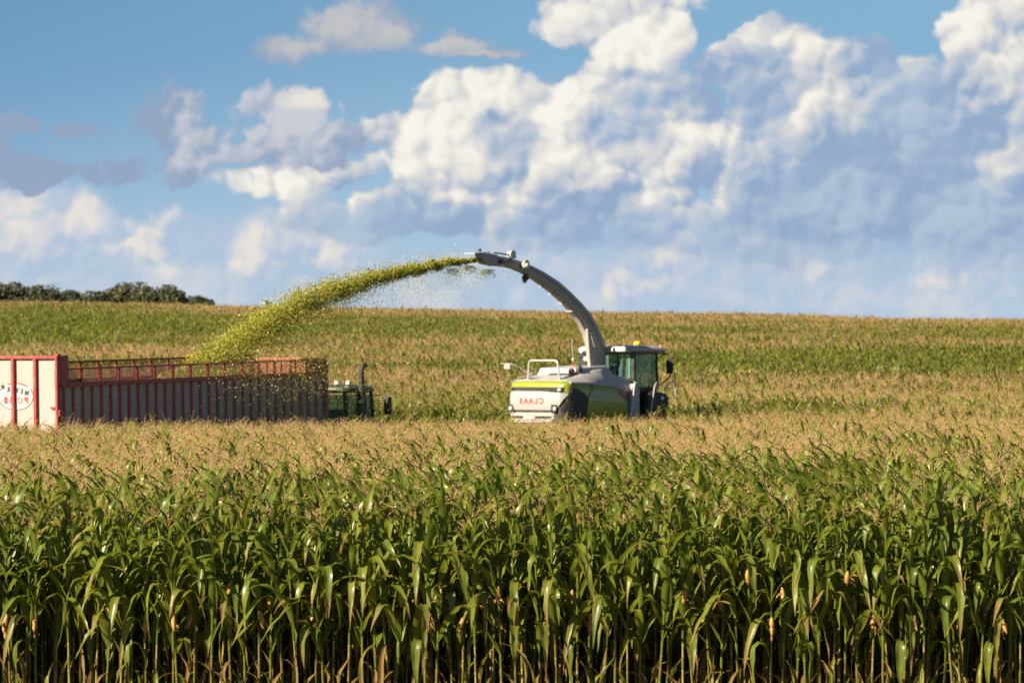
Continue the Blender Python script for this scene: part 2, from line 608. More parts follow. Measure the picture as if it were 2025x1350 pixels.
# ------------------------------------------------------------------ maize plants
class PlantMesh:
    def __init__(self):
        self.v, self.f, self.n = [], [], 0
        self.a = {'dry': [], 'leafrnd': [], 'across': [], 'along': []}

    def add(self, v, f, dry=0.0, rnd=0.0, across=0.0, along=0.0):
        self.v.append(np.asarray(v, dtype=np.float32))
        self.f.append(np.asarray(f, dtype=np.int32) + self.n)
        k = len(v)
        self.n += k
        for nm, val in (('dry', dry), ('leafrnd', rnd), ('across', across), ('along', along)):
            self.a[nm].append(np.broadcast_to(np.asarray(val, dtype=np.float32), (k,)).copy())

    def mesh(self, name, smooth=True):
        me = fast_mesh(name, np.concatenate(self.v), np.concatenate(self.f), smooth)
        for nm, parts in self.a.items():
            vert_attr(me, nm, 'FLOAT', np.concatenate(parts))
        return me


def tube_np(path, rad, n=6):
    path = np.asarray(path, dtype=float)
    d = np.gradient(path, axis=0)
    d /= np.linalg.norm(d, axis=1)[:, None] + 1e-9
    ref = np.where(np.abs(d[:, 2:3]) > 0.9, np.array([[1.0, 0, 0]]), np.array([[0, 0, 1.0]]))
    x = np.cross(d, ref)
    x /= np.linalg.norm(x, axis=1)[:, None] + 1e-9
    y = np.cross(d, x)
    a = np.arange(n) * 2 * np.pi / n
    v = path[:, None, :] + (x[:, None, :] * np.cos(a)[None, :, None] + y[:, None, :] * np.sin(a)[None, :, None]) * np.asarray(rad)[:, None, None]
    m_ = len(path)
    i = np.arange(m_ - 1)[:, None] * n
    k = np.arange(n)[None, :]
    k2 = (k + 1) % n
    f = np.stack([i + k, i + k2, i + n + k2, i + n + k], -1).reshape(-1, 4)
    return v.reshape(-1, 3), f


def leaf_np(rng, base, phi, length, width, e0, bend, twist, seg=12, cross=4, wav=0.012, droop_pow=1.4, fold=0.35, kink=None):
    t = np.linspace(0, 1, seg + 1)
    e = e0 - bend * t ** droop_pow
    if kink is not None:
        e = e - kink[1] / (1 + np.exp(-(t - kink[0]) * 26))
    az = phi + twist * t ** 1.5
    step = length / seg
    d = np.stack([np.cos(e) * np.cos(az), np.cos(e) * np.sin(az), np.sin(e)], -1)
    p = np.concatenate([[np.zeros(3)], np.cumsum(d[:-1] * step, 0)]) + np.asarray(base)
    side = np.stack([-np.sin(az), np.cos(az), np.zeros_like(az)], -1)
    nrm = np.cross(d, side)
    roll = rng.uniform(-0.5, 0.5) * t + rng.uniform(-0.25, 0.25) + rng.uniform(-0.5, 0.5) * np.sin(t * 4 + rng.uniform(0, 6)) * t
    s2 = side * np.cos(roll)[:, None] + nrm * np.sin(roll)[:, None]
    n2 = np.cross(d, s2)
    w = width * (0.35 + 0.65 * np.clip(t / 0.22, 0, 1) ** 0.8) * np.clip(1 - ((t - 0.25) / 0.75).clip(0) ** 1.55, 0, 1) * 0.5
    w[-1] = 0.0015
    c = np.linspace(-1, 1, cross + 1)
    ph1, ph2 = rng.uniform(0, 6, 2)
    fr = rng.uniform(13, 22)
    wave = (np.sin(t * fr + ph1)[:, None] * np.maximum(c, 0)[None, :] ** 2 + np.sin(t * fr * 1.1 + ph2)[:, None] * np.maximum(-c, 0)[None, :] ** 2) * wav * (np.sin(t * np.pi) ** 0.5)[:, None]
    v = p[:, None, :] + s2[:, None, :] * (w[:, None] * c[None, :])[..., None] + n2[:, None, :] * (fold * (w[:, None] * np.abs(c)[None, :]) + wave)[..., None]
    nc = cross + 1
    i = np.arange(seg)[:, None] * nc
    k = np.arange(cross)[None, :]
    f = np.stack([i + k, i + k + 1, i + nc + k + 1, i + nc + k], -1).reshape(-1, 4)
    return v.reshape(-1, 3), f, np.tile(c, seg + 1), np.repeat(t, nc)


def make_plant(seed, lod=0, tassel=1.0, ear=True, height=2.06, leafy=1.0):
    """returns dict of PlantMesh: stalk, foliage, dry_foliage, ear, tassel"""
    rng = np.random.default_rng(seed)
    out = {k: PlantMesh() for k in ('stalk', 'foliage', 'dry_foliage', 'ear', 'tassel')}
    nn = 13
    phi0 = rng.uniform(0, 2 * np.pi)
    lean = rng.uniform(-0.05, 0.05, 2)
    bow = rng.uniform(-0.05, 0.05, 2)

    def axis(z):
        q = z / height
        return np.array([lean[0] * z + bow[0] * q * q, lean[1] * z + bow[1] * q * q, z])
    nodes = height * (np.arange(nn + 1) / nn) ** 1.05
    zs, rs = [0.0], [0.017]
    for i in range(1, nn + 1):
        r_ = 0.0155 * (1 - 0.62 * i / nn)
        if lod == 0:
            zs += [nodes[i] - 0.012, nodes[i], nodes[i] + 0.012]
            rs += [r_, r_ * 1.28, r_ * 1.02]
        else:
            zs.append(nodes[i])
            rs.append(r_)
    if lod:
        zs, rs = zs[::3] + [zs[-1]], rs[::3] + [rs[-1]]
    v, f = tube_np([axis(z) for z in zs], rs, 7 if lod == 0 else 3)
    out['stalk'].add(v, f)
    seg, cross = ((13, 4), (5, 2))[lod]
    first = 2 if lod == 0 else 4
    for i in range(first, nn + 1):
        q = i / nn
        if lod and i < 6 and rng.random() < 0.4:
            continue
        if leafy < 1 and q > 0.72 and rng.random() > leafy:
            continue
        phi = phi0 + (i % 2) * np.pi + rng.normal(0, 0.5)
        z = nodes[i]
        L = (0.62 + 0.34 * math.sin(min(q * 1.25, 1.0) * math.pi * 0.8)) * rng.uniform(0.82, 1.12)
        if q > 0.8:
            L *= 0.85 - 0.8 * (q - 0.8)
        Wd = (0.112 - 0.05 * max(0, q - 0.7)) * rng.uniform(0.85, 1.15) * (1.15 if lod else 1)
        if lod == 0 and q < 0.62:                          # long heavy blades low on the stalk
            L *= 1.1
            Wd *= 1.06
        dry = q < 0.25 + rng.uniform(-0.1, 0.12)
        rn = rng.random()
        if dry:
            if rng.random() < 0.25:
                continue
            e0 = R(rng.uniform(-65, 10))
            v, f, cr, al = leaf_np(rng, axis(z), phi, L * rng.uniform(0.95, 1.35), Wd * rng.uniform(0.32, 0.62), e0, R(rng.uniform(5, 20)), rng.uniform(-0.9, 0.9), seg, cross, 0.022, 1.0, rng.uniform(0.4, 1.0), (rng.uniform(0.08, 0.22), e0 + R(rng.uniform(60, 84))))
            out['dry_foliage'].add(v, f, rng.uniform(0.15, 1.0), rn, cr, al)
        else:
            up = max(0, (q - 0.5) / 0.5)
            e0 = R(rng.uniform(60, 76) + 9 * up)
            bend = R(rng.uniform(75, 150) - 62 * up * rng.random())
            kink = None
            if rng.random() < 0.75 - 0.35 * up:
                kink = (rng.uniform(0.25, 0.6), R(rng.uniform(95, 150)))
                bend *= 0.22
            v, f, cr, al = leaf_np(rng, axis(z), phi, L, Wd, e0, bend, rng.uniform(-0.5, 0.5), seg, cross, 0.013, rng.uniform(1.2, 1.9), rng.uniform(0.2, 0.45), kink)
            out['foliage'].add(v, f, max(0.0, 0.32 * (0.62 - q)) * rng.uniform(0.2, 1.6), rn, cr, al)
        if lod == 0:                                       # the sheath that wraps the stalk under the blade
            zb = nodes[i - 1] + 0.02
            v, f = tube_np([axis(zb), axis((zb + z) / 2), axis(z + 0.015)], [0.0165 * (1 - 0.45 * q) + 0.001, 0.0175 * (1 - 0.45 * q) + 0.001, 0.0185 * (1 - 0.45 * q) + 0.002], 7)
            out['dry_foliage' if dry else 'foliage'].add(v, f, 0.5 if dry else 0.22 * (1 - q), rn, 0.5, 0.2)
    if ear:
        for k in range(1):
            z = rng.uniform(0.9, 1.3)
            phi = rng.uniform(0, 2 * np.pi) if lod else phi0 + rng.normal(0, 1.3)
            tilt = R(rng.choice([rng.uniform(8, 24), rng.uniform(145, 170)]))
            d = np.array([math.sin(tilt) * math.cos(phi), math.sin(tilt) * math.sin(phi), math.cos(tilt)])
            b0 = axis(z) + np.array([math.cos(phi), math.sin(phi), 0]) * 0.026
            L = rng.uniform(0.18, 0.25)
            s = np.linspace(0, 1, 9)
            prof = 0.032 * np.sin(np.clip(s * 0.93 + 0.07, 0, 1) * np.pi) ** 0.55
            prof[0], prof[-1] = 0.012, 0.004
            nb = 10 if lod == 0 else 5
            v, f = tube_np(b0[None, :] + d[None, :] * (s * L)[:, None], prof, nb)
            v = v.reshape(9, nb, 3)
            ridge = 1 + 0.13 * np.cos(np.arange(nb) * np.pi)[None, :, None] * np.ones((9, 1, 1))
            cen = (b0[None, :] + d[None, :] * (s * L)[:, None])[:, None, :]
            v = (cen + (v - cen) * ridge).reshape(-1, 3)
            out['ear'].add(v, f)
            for j in range(4 if lod == 0 else 0):          # loose husk tips and the dried silk
                lv, lf, cr, al = leaf_np(rng, b0 + d * L * rng.uniform(0.3, 0.8), rng.uniform(0, 6.3), rng.uniform(0.1, 0.2), 0.03, R(rng.uniform(-30, 50)) if d[2] > 0 else R(rng.uniform(-85, -20)), R(rng.uniform(20, 90)), 0.3, 5, 2, 0.006)
                out['ear'].add(lv, lf)
    if tassel > 0:
        top = axis(height)
        nb = int(rng.integers(5, 9)) if lod == 0 else 6
        thick = 0.0038 if lod == 0 else 0.009
        L0 = rng.uniform(0.34, 0.48) * tassel
        sway = rng.uniform(-0.35, 0.35, 2) + np.array([0.75, 0.0])
        for b in range(nb + 1):
            if b == 0:
                base, d0, L = top, np.array([lean[0], lean[1], 1.0]), L0
                drift = 0.45
            else:
                base = top + np.array([0, 0, rng.uniform(0.0, 0.11)])
                a = rng.uniform(0, 2 * np.pi)
                sp = rng.uniform(0.25, 0.85)
                d0 = np.array([math.cos(a) * sp, math.sin(a) * sp, 1.0])
                L = L0 * rng.uniform(0.45, 0.75)
                drift = 0.7
            d0 = d0 / np.linalg.norm(d0)
            ns = 6 if lod == 0 else 3
            t = np.linspace(0, 1, ns + 1)
            path = base[None, :] + d0[None, :] * (t * L)[:, None] + np.array([sway[0], sway[1], -0.45])[None, :] * (t ** 2.4 * L * drift * rng.uniform(0.3, 0.95))[:, None]
            rad = thick * (1 - 0.6 * t) * (1.25 if b == 0 else 1)
            if lod == 0:
                rad = rad * (1 + 0.45 * np.where(np.arange(ns + 1) % 2 == 0, 1, -1))
            v, f = tube_np(path, rad, 4 if lod == 0 else 3)
            out['tassel'].add(v, f)
            if lod == 0:                                   # spikelets along the branch
                for j in range(6):
                    q = rng.uniform(0.2, 1.0)
                    i0 = min(int(q * ns), ns - 1)
                    c0 = path[i0] + (path[i0 + 1] - path[i0]) * (q * ns - i0)
                    dd = rng.normal(0, 1, 3) + np.array([0, 0, 0.8])
                    dd = dd / np.linalg.norm(dd) * rng.uniform(0.014, 0.026)
                    v, f = tube_np([c0, c0 + dd * 0.6, c0 + dd], [0.0012, 0.0034, 0.001], 3)
                    out['tassel'].add(v, f)
        v, f = tube_np([axis(height - 0.02), top + np.array([0, 0, 0.03])], [0.006, 0.004], 4)
        out['stalk'].add(v, f)
    return out


PART_MAT = {'stalk': M_STALK, 'foliage': M_LEAF, 'dry_foliage': M_LEAF, 'ear': M_HUSK, 'tassel': M_TASSEL}


def joined_plant(name, parts):
    """one mesh for a plant of the mass"""
    pm, mi = PlantMesh(), []
    mats = [M_STALK, M_LEAF, M_HUSK, M_TASSEL]
    order = {'stalk': 0, 'foliage': 1, 'dry_foliage': 1, 'ear': 2, 'tassel': 3}
    for k, p in parts.items():
        for j in range(len(p.v)):
            pm.v.append(p.v[j])
            nf = p.f[j] - sum(len(x) for x in p.v[:j]) + pm.n
            pm.f.append(nf)
            pm.n += len(p.v[j])
            mi.append(np.full(len(nf), order[k]))
            for nm in pm.a:
                pm.a[nm].append(p.a[nm][j])
    me = pm.mesh(name)
    me.polygons.foreach_set('material_index', np.concatenate(mi).astype(np.int32))
    for m_ in mats:
        me.materials.append(m_)
    return bpy.data.objects.new(name, me)


# cut lane: where the harvester and the trailer drive
HD = np.array([0.6, 0.8])
LANE0 = np.array([-13.0, 92.5])


def lane_coords(x, y):
    rx, ry = np.asarray(x) - LANE0[0], np.asarray(y) - LANE0[1]
    return rx * HD[0] + ry * HD[1], -(rx * HD[1] - ry * HD[0])      # along, distance to the left of the near edge


def in_lane(x, y):
    a, l = lane_coords(x, y)
    bay = (l > 7) & (l < 15) & (np.asarray(y) < 119.3) & (a > -60)
    return bay | (a > -60) & (a < 31.2) & (l > 0) & (l < np.where(a > 27.5, 4.3, 7.6)) & ((a < 29.3) | (l > 1.0))


def field_rows(y0, y1, row, gap, margin):
    X, Y = [], []
    y = y0
    while y < y1:
        half = y * (1012.5 / FPX) * 1.04 + margin
        n = int(2 * half / gap)
        xs = -half + (np.arange(n) + RNG.uniform(0, 1)) * gap + RNG.normal(0, gap * 0.22, n)
        X.append(xs)
        Y.append(y + RNG.normal(0, 0.06, n))
        y += row
    return np.concatenate(X), np.concatenate(Y)


def smooth_noise(x, y, sx, sy, seed):
    """cheap value noise on the ground plane"""
    rng = np.random.default_rng(seed)
    g = rng.random((97, 97))
    u, v_ = np.asarray(x) / sx + 40.3, np.asarray(y) / sy + 11.7
    i, j = np.floor(u).astype(int), np.floor(v_).astype(int)
    fu, fv = u - i, v_ - j
    fu, fv = fu * fu * (3 - 2 * fu), fv * fv * (3 - 2 * fv)
    a, b, c, d = g[i % 97, j % 97], g[(i + 1) % 97, j % 97], g[i % 97, (j + 1) % 97], g[(i + 1) % 97, (j + 1) % 97]
    return (a * (1 - fu) + b * fu) * (1 - fv) + (c * (1 - fu) + d * fu) * fv


# --- the nearest plants, one by one
FRONT_Y = 46.0
protos = []
for k in range(12):
    protos.append(make_plant(100 + k, 0, 0.65, ear=(k % 3 != 2), height=2.02 + 0.05 * (k % 3)))
proto_mesh = [{nm: (p.mesh('maize_' + nm) if p.n else None) for nm, p in d.items()} for d in protos]
for d in proto_mesh:
    for nm, me in d.items():
        if me is not None:
            me.materials.append(PART_MAT[nm])

SIDE = ('left', 'middle', 'right')


ROW_REST = []


def plant_individuals():
    n_rows, row, gap, count = 4, 0.72, 0.152, 0
    for r_ in range(n_rows):
        y = FRONT_Y + r_ * row
        half = y * 1012.5 / FPX * 1.0 + 0.15
        n = int(2 * half / gap)
        for i in range(n):
            x = -half + (i + 0.5) * gap + RNG.normal(0, 0.04)
            yy = y + RNG.normal(0, 0.06)
            if count >= 300:
                ROW_REST.append((x, yy))
                continue
            k = int(RNG.integers(0, len(proto_mesh)))
            d = proto_mesh[k]
            t = empty('maize_plant', (x, yy, float(ground_z(np.array([x]), np.array([yy]))[0])), RNG.uniform(0, 2 * math.pi))
            t.scale = [RNG.uniform(0.93, 1.06)] * 3
            t.rotation_euler[0] = RNG.normal(0, 0.03)
            t.rotation_euler[1] = RNG.normal(0, 0.03)
            where = ('in front row', 'in second row', 'in third row', 'in fourth row')[r_]
            under = 'below the red trailer' if x < -2.3 else ('below the green harvester' if x < 2.6 else 'below the open hillside')
            look = 'green maize plant with a dry golden ear' if d['ear'] else 'green maize plant without an ear'
            tag(t, f'{look}, {under}, {where}', 'maize plant', 'maize plants in the front rows')
            for nm in ('stalk', 'foliage', 'dry_foliage', 'ear', 'tassel'):
                if d[nm] is not None:
                    o = bpy.data.objects.new(nm, d[nm])
                    COL.objects.link(o)
                    o.parent = t
            count += 1


plant_individuals()

# --- the rest of the field, instanced on points: tasselled and leafy plants, near and far detail
near_col = bpy.data.collections.new('maize near')
far_col = bpy.data.collections.new('maize far')
for k in range(7):
    near_col.objects.link(joined_plant(f'near_{k}', make_plant(300 + k, 0, (1.1, 1.15, 1.0, 1.1, 0.6, 1.2, 0.45)[k], ear=k % 2 == 0, height=2.0 + 0.03 * (k % 4), leafy=1.0 if k in (4, 6) else (0.5, 0.25, 0.35, 0.5, 1, 0.3)[k])))
for k in range(8):
    leafy = k >= 4
    far_col.objects.link(joined_plant(f'far_{k}', make_plant(400 + k, 1, 0.6 if leafy else 1.25, ear=False, height=2.1 if leafy else 2.0, leafy=1.0 if leafy else (0.2, 0.45, 0.6, 0.35)[k])))


def field_object(name, x, y, idx, scale, col, label):
    me = bpy.data.meshes.new(name)
    z = ground_z(x, y)
    me.vertices.add(len(x))
    me.vertices.foreach_set('co', np.stack([x, y, z], -1).astype(np.float32).ravel())
    n = len(x)
    rot = np.stack([RNG.normal(0, 0.05, n), RNG.normal(0, 0.05, n), RNG.choice([0.0, 0.0, 0.0, np.pi], n) + RNG.uniform(-0.75, 0.75, n)], -1).astype(np.float32)
    vert_attr(me, 'rot', 'FLOAT_VECTOR', rot)
    vert_attr(me, 'size', 'FLOAT', scale.astype(np.float32))
    vert_attr(me, 'pick', 'INT', idx.astype(np.int32))
    o = bpy.data.objects.new(name, me)
    COL.objects.link(o)
    tag(o, label, kind='stuff')
    ng = bpy.data.node_groups.new(name, 'GeometryNodeTree')
    ng.interface.new_socket('Geometry', in_out='INPUT', socket_type='NodeSocketGeometry')
    ng.interface.new_socket('Geometry', in_out='OUTPUT', socket_type='NodeSocketGeometry')
    N = Nodes(ng)
    gi, go = N.new('NodeGroupInput'), N.new('NodeGroupOutput')
    ci = N.new('GeometryNodeCollectionInfo')
    ci.inputs['Collection'].default_value = col
    ci.inputs['Separate Children'].default_value = True
    ci.inputs['Reset Children'].default_value = True
    iop = N.new('GeometryNodeInstanceOnPoints')

    def named(nm, dt):
        a = N.new('GeometryNodeInputNamedAttribute', data_type=dt)
        a.inputs['Name'].default_value = nm
        return a.outputs['Attribute']
    L = ng.links.new
    L(gi.outputs[0], iop.inputs['Points'])
    L(ci.outputs[0], iop.inputs['Instance'])
    iop.inputs['Pick Instance'].default_value = True
    L(named('pick', 'INT'), iop.inputs['Instance Index'])
    L(named('rot', 'FLOAT_VECTOR'), iop.inputs['Rotation'])
    L(named('size', 'FLOAT'), iop.inputs['Scale'])
    L(iop.outputs[0], go.inputs[0])
    md = o.modifiers.new('plants', 'NODES')
    md.node_group = ng
    return o


LAST_ROW_Y = FRONT_Y + 4 * 0.72 - 0.1


def build_field():
    # near part, up to and just past the lane
    x, y = field_rows(LAST_ROW_Y, 100, 0.72, 0.18, 8.0)
    x2, y2 = field_rows(100, 142, 0.72, 0.2, 9.0)
    # the first rows continue sideways beyond the frame
    ex, ey = [], []
    for r_ in range(4):
        yy = FRONT_Y + r_ * 0.72
        half = yy * 1012.5 / FPX + 0.15
        for s in (-1, 1):
            xs = s * (half + np.arange(0.1, 8.5, 0.16))
            ex.append(xs)
            ey.append(np.full(len(xs), yy) + RNG.normal(0, 0.05, len(xs)))
    if ROW_REST:
        ex.append(np.array([p[0] for p in ROW_REST]))
        ey.append(np.array([p[1] for p in ROW_REST]))
    x = np.concatenate([x, x2] + ex)
    y = np.concatenate([y, y2] + ey)
    keep = ~in_lane(x, y)
    x, y = x[keep], y[keep]
    g = smooth_noise(x, y, 5.0, 3.5, 3) * 0.6 + smooth_noise(x, y, 1.4, 1.2, 4) * 0.4
    green = np.interp(y, [46, 52, 60, 70, 80, 92, 102, 112, 130], [1.0, 0.86, 0.58, 0.34, 0.16, 0.08, 0.1, 0.35, 0.4])
    pick = np.where(g + RNG.normal(0, 0.1, len(x)) < green * 0.8 + 0.1, RNG.choice([4, 6], len(x)), RNG.choice([0, 1, 2, 3, 5], len(x)))
    al, lf = lane_coords(x, y)
    wall = (lf > 4.2) & (lf < 16) & (al < 38) & (al > 14) & (y < 124)
    pick = np.where(wall & (RNG.random(len(x)) < 0.93), RNG.choice([4, 6], len(x)), pick)
    sc = RNG.normal(1.0, 0.035, len(x)) * (0.97 + 0.06 * smooth_noise(x, y, 9, 7, 5)) * np.interp(y, [88, 96, 104, 112, 122], [1.0, 0.99, 0.94, 0.91, 0.97])
    al, lf = lane_coords(x, y)
    sc *= np.where((lf < 0) & (lf > -5) & (al > 14) & (al < 28), 0.90, 1.0)
    field_object('maize_field', x, y, pick, sc, near_col, 'ripening maize crop standing around the cut lane, brown tassels above green leaves')
    # far hillside
    x, y = field_rows(142, 345, 0.75, 0.21, 14.0)
    pc = CX + FPX * x / y
    # how leafy (green) the canopy shows: bands along the slope, broken up
    bands = np.stack([np.interp(y, [140, 150, 166, 180, 186, 200, 212, 250, 285, 305, 345], b) for b in
                      ([0.3, 0.2, 0.35, 0.15, 0.1, 0.5, 1.0, 0.8, 0.75, 0.35, 0.05],
                       [0.2, 0.1, 0.45, 0.4, 0.2, 0.2, 0.45, 0.7, 0.45, 0.2, 0.1],
                       [0.35, 0.15, 0.75, 0.7, 0.3, 0.1, 0.3, 0.6, 0.35, 0.1, 0.05],
                       [0.3, 0.1, 0.95, 0.9, 0.5, 0.05, 0.4, 0.6, 0.3, 0.05, 0.02])])
    i = np.clip(np.searchsorted(TX, pc) - 1, 0, 2)
    t = np.clip((pc - TX[i]) / (TX[i + 1] - TX[i]), 0, 1)
    ii = np.arange(len(x))
    green = bands[i, ii] * (1 - t) + bands[i + 1, ii] * t
    g = smooth_noise(x, y, 16, 5, 8) * 0.45 + smooth_noise(x, y, 5, 2.5, 9) * 0.35 + smooth_noise(x, y, 2, 1.2, 10) * 0.2
    pick = np.where(g + RNG.normal(0, 0.1, len(x)) < green * 0.74 + 0.17, RNG.integers(4, 8, len(x)), RNG.integers(0, 4, len(x)))
    sc = RNG.normal(1.0, 0.05, len(x)) * (0.96 + 0.08 * smooth_noise(x, y, 14, 9, 11))
    field_object('maize_hillside', x, y, pick, sc, far_col, 'maize crop covering the rising hillside in brown and green bands')


build_field()

# ------------------------------------------------------------------ vehicle materials
M_RED = paint('red_paint', (0.30, 0.028, 0.028), 0.42, 0.0, 0.35)
M_CREAM = paint('cream_panel', (0.31, 0.302, 0.29), 0.5, 0.0, 0.3, (0.42, 0.33, 0.2), 2.2)
M_GREYSTEEL = paint('grey_steel_sheet', (0.30, 0.27, 0.24), 0.45, 0.0, 0.35, (0.3, 0.24, 0.16), 1.6)
M_DARKFRAME = paint('dark_chassis', (0.03, 0.028, 0.026), 0.6, 0.0, 0.5)
M_RUBBER = paint('tyre_rubber', (0.02, 0.02, 0.021), 0.85, 0.0, 0.6)
M_WHITE = paint('white_paint', (0.355, 0.352, 0.35), 0.3, 0.0, 0.22, (0.45, 0.36, 0.22), 3.0, 0.4)
M_LIME = paint('lime_green_paint', (0.23, 0.285, 0.013), 0.3, 0.0, 0.25, (0.30, 0.26, 0.12), 2.0, 0.4)
M_GREYPAINT = paint('light_grey_paint', (0.34, 0.34, 0.345), 0.4, 0.0, 0.3, (0.42, 0.35, 0.24), 2.0, 0.2)
M_SPOUT = paint('spout_paint', (0.35, 0.335, 0.31), 0.45, 0.0, 0.4, (0.32, 0.27, 0.16), 2.5)
M_BLACK = paint('black_plastic', (0.018, 0.018, 0.019), 0.5, 0.0, 0.35, (0.16, 0.13, 0.08), 4.0)
M_CHROME = paint('bright_steel', (0.45, 0.45, 0.44), 0.3, 0.25, 0.15)
M_TRACTOR = paint('tractor_green_paint', (0.035, 0.12, 0.028), 0.35, 0.0, 0.35, (0.2, 0.17, 0.09), 2.0, 0.3)
M_YELLOW = paint('yellow_paint', (0.72, 0.48, 0.03), 0.4, 0.0, 0.2)
M_TEAL = paint('teal_seal', (0.05, 0.27, 0.24), 0.4, 0.0, 0.1)
M_ORANGE = paint('orange_lens', (0.75, 0.13, 0.03), 0.25, 0.0, 0.1)
M_REDLENS = paint('red_lens', (0.65, 0.02, 0.03), 0.25, 0.0, 0.1)
M_LENS = paint('lamp_lens', (0.6, 0.6, 0.6), 0.15, 0.0, 0.1)
M_BLACKINK = paint('black_print', (0.02, 0.024, 0.024), 0.6, 0.0, 0.1)
M_REDINK = paint('red_print', (0.60, 0.045, 0.045), 0.5, 0.0, 0.1)
M_GREYINK = paint('grey_print', (0.22, 0.21, 0.20), 0.5, 0.0, 0.1)
M_OVAL = paint('white_print', (0.40, 0.40, 0.41), 0.5, 0.0, 0.15)
M_GREYPRINT = paint('weathered_grey', (0.30, 0.29, 0.27), 0.5, 0.0, 0.3)
M_FADED = paint('faded_print', (0.30, 0.31, 0.30), 0.5, 0.0, 0.2)
M_SEAT = paint('seat_fabric', (0.10, 0.10, 0.11), 0.9, 0.0, 0.2)


def glass(name, tint, alpha):
    m_, N, b, out = new_mat(name)
    b.inputs['Base Color'].default_value = (*tint, 1)
    b.inputs['Roughness'].default_value = 0.04
    b.inputs['Specular IOR Level'].default_value = 0.6
    tr = N.new('ShaderNodeBsdfTransparent')
    tr.inputs['Color'].default_value = (0.82, 0.93, 0.90, 1)
    ms = N.new('ShaderNodeMixShader')
    ms.inputs[0].default_value = alpha
    L = m_.node_tree.links.new
    L(tr.outputs[0], ms.inputs[1])
    L(b.outputs[0], ms.inputs[2])
    L(ms.outputs[0], out.inputs['Surface'])
    return m_


M_DUSTRED = paint('dusty_red_paint', (0.30, 0.085, 0.06), 0.6, 0.0, 0.7, (0.42, 0.22, 0.12), 2.0)
M_WIRE = paint('rusty_wire', (0.10, 0.045, 0.027), 0.7, 0.0, 0.3)
M_GLASS = glass('tinted_glass', (0.13, 0.22, 0.21), 0.26)


def text_mesh(name, string, size, mat, parent, loc, bold=0.0, tilt=0.0, sx=1.0, plane='rear'):
    """mirror-written lettering, as it stands in the photograph"""
    cu = bpy.data.curves.new(name, 'FONT')
    cu.body = string
    cu.size = size
    cu.align_x = 'CENTER'
    cu.align_y = 'CENTER'
    cu.offset = bold
    cu.extrude = 0.003
    tmp = bpy.data.objects.new(name, cu)
    COL.objects.link(tmp)
    bpy.context.view_layer.update()
    me = bpy.data.meshes.new_from_object(tmp.evaluated_get(bpy.context.evaluated_depsgraph_get()))
    bpy.data.objects.remove(tmp)
    bpy.data.curves.remove(cu)
    n = len(me.vertices)
    co = np.empty(n * 3, dtype=np.float32)
    me.vertices.foreach_get('co', co)
    co = co.reshape(-1, 3)
    x, y, z = -co[:, 0] * sx, co[:, 1].copy(), co[:, 2].copy()
    c, s = math.cos(tilt), math.sin(tilt)
    x, y = x * c - y * s, x * s + y * c
    if plane == 'rear':
        q = np.stack([x, -z, y], -1)
    else:
        q = np.stack([z, x, y], -1)
    me.vertices.foreach_set('co', (q + np.array(loc)).astype(np.float32).ravel())
    me.flip_normals()
    me.name = name
    me.materials.clear()
    return link(name, me, parent, [mat])


def wheel(parent, c, r, w, rim_mat, lugs=True):
    mb = MB().lathe([(r * 0.58, -w * 0.42), (r * 0.86, -w * 0.5), (r * 0.97, -w * 0.44), (r, -w * 0.3), (r, w * 0.3), (r * 0.97, w * 0.44), (r * 0.86, w * 0.5), (r * 0.58, w * 0.42)], 36, c, 'x')
    if lugs:
        for k in range(22):
            a = 2 * math.pi * k / 22
            for s in (-1, 1):
                rot = Matrix.Rotation(a + s * 0.06, 3, 'X')
                mb.box(Vector(c) + rot @ Vector((s * w * 0.24, 0, r * 1.01)), (w * 0.44, r * 0.09, r * 0.07), rot @ Matrix.Rotation(s * 0.5, 3, 'Z'))
    wh = mb.build('wheel', M_RUBBER, parent, True)
    MB().lathe([(0.02, -w * 0.12), (r * 0.2, -w * 0.14), (r * 0.25, -w * 0.3), (r * 0.5, -w * 0.36), (r * 0.58, -w * 0.43), (r * 0.58, w * 0.43), (r * 0.5, w * 0.36), (r * 0.25, w * 0.3), (r * 0.2, w * 0.14), (0.02, w * 0.12)], 30, c, 'x').build('rim', rim_mat, wh, True)
    return wh


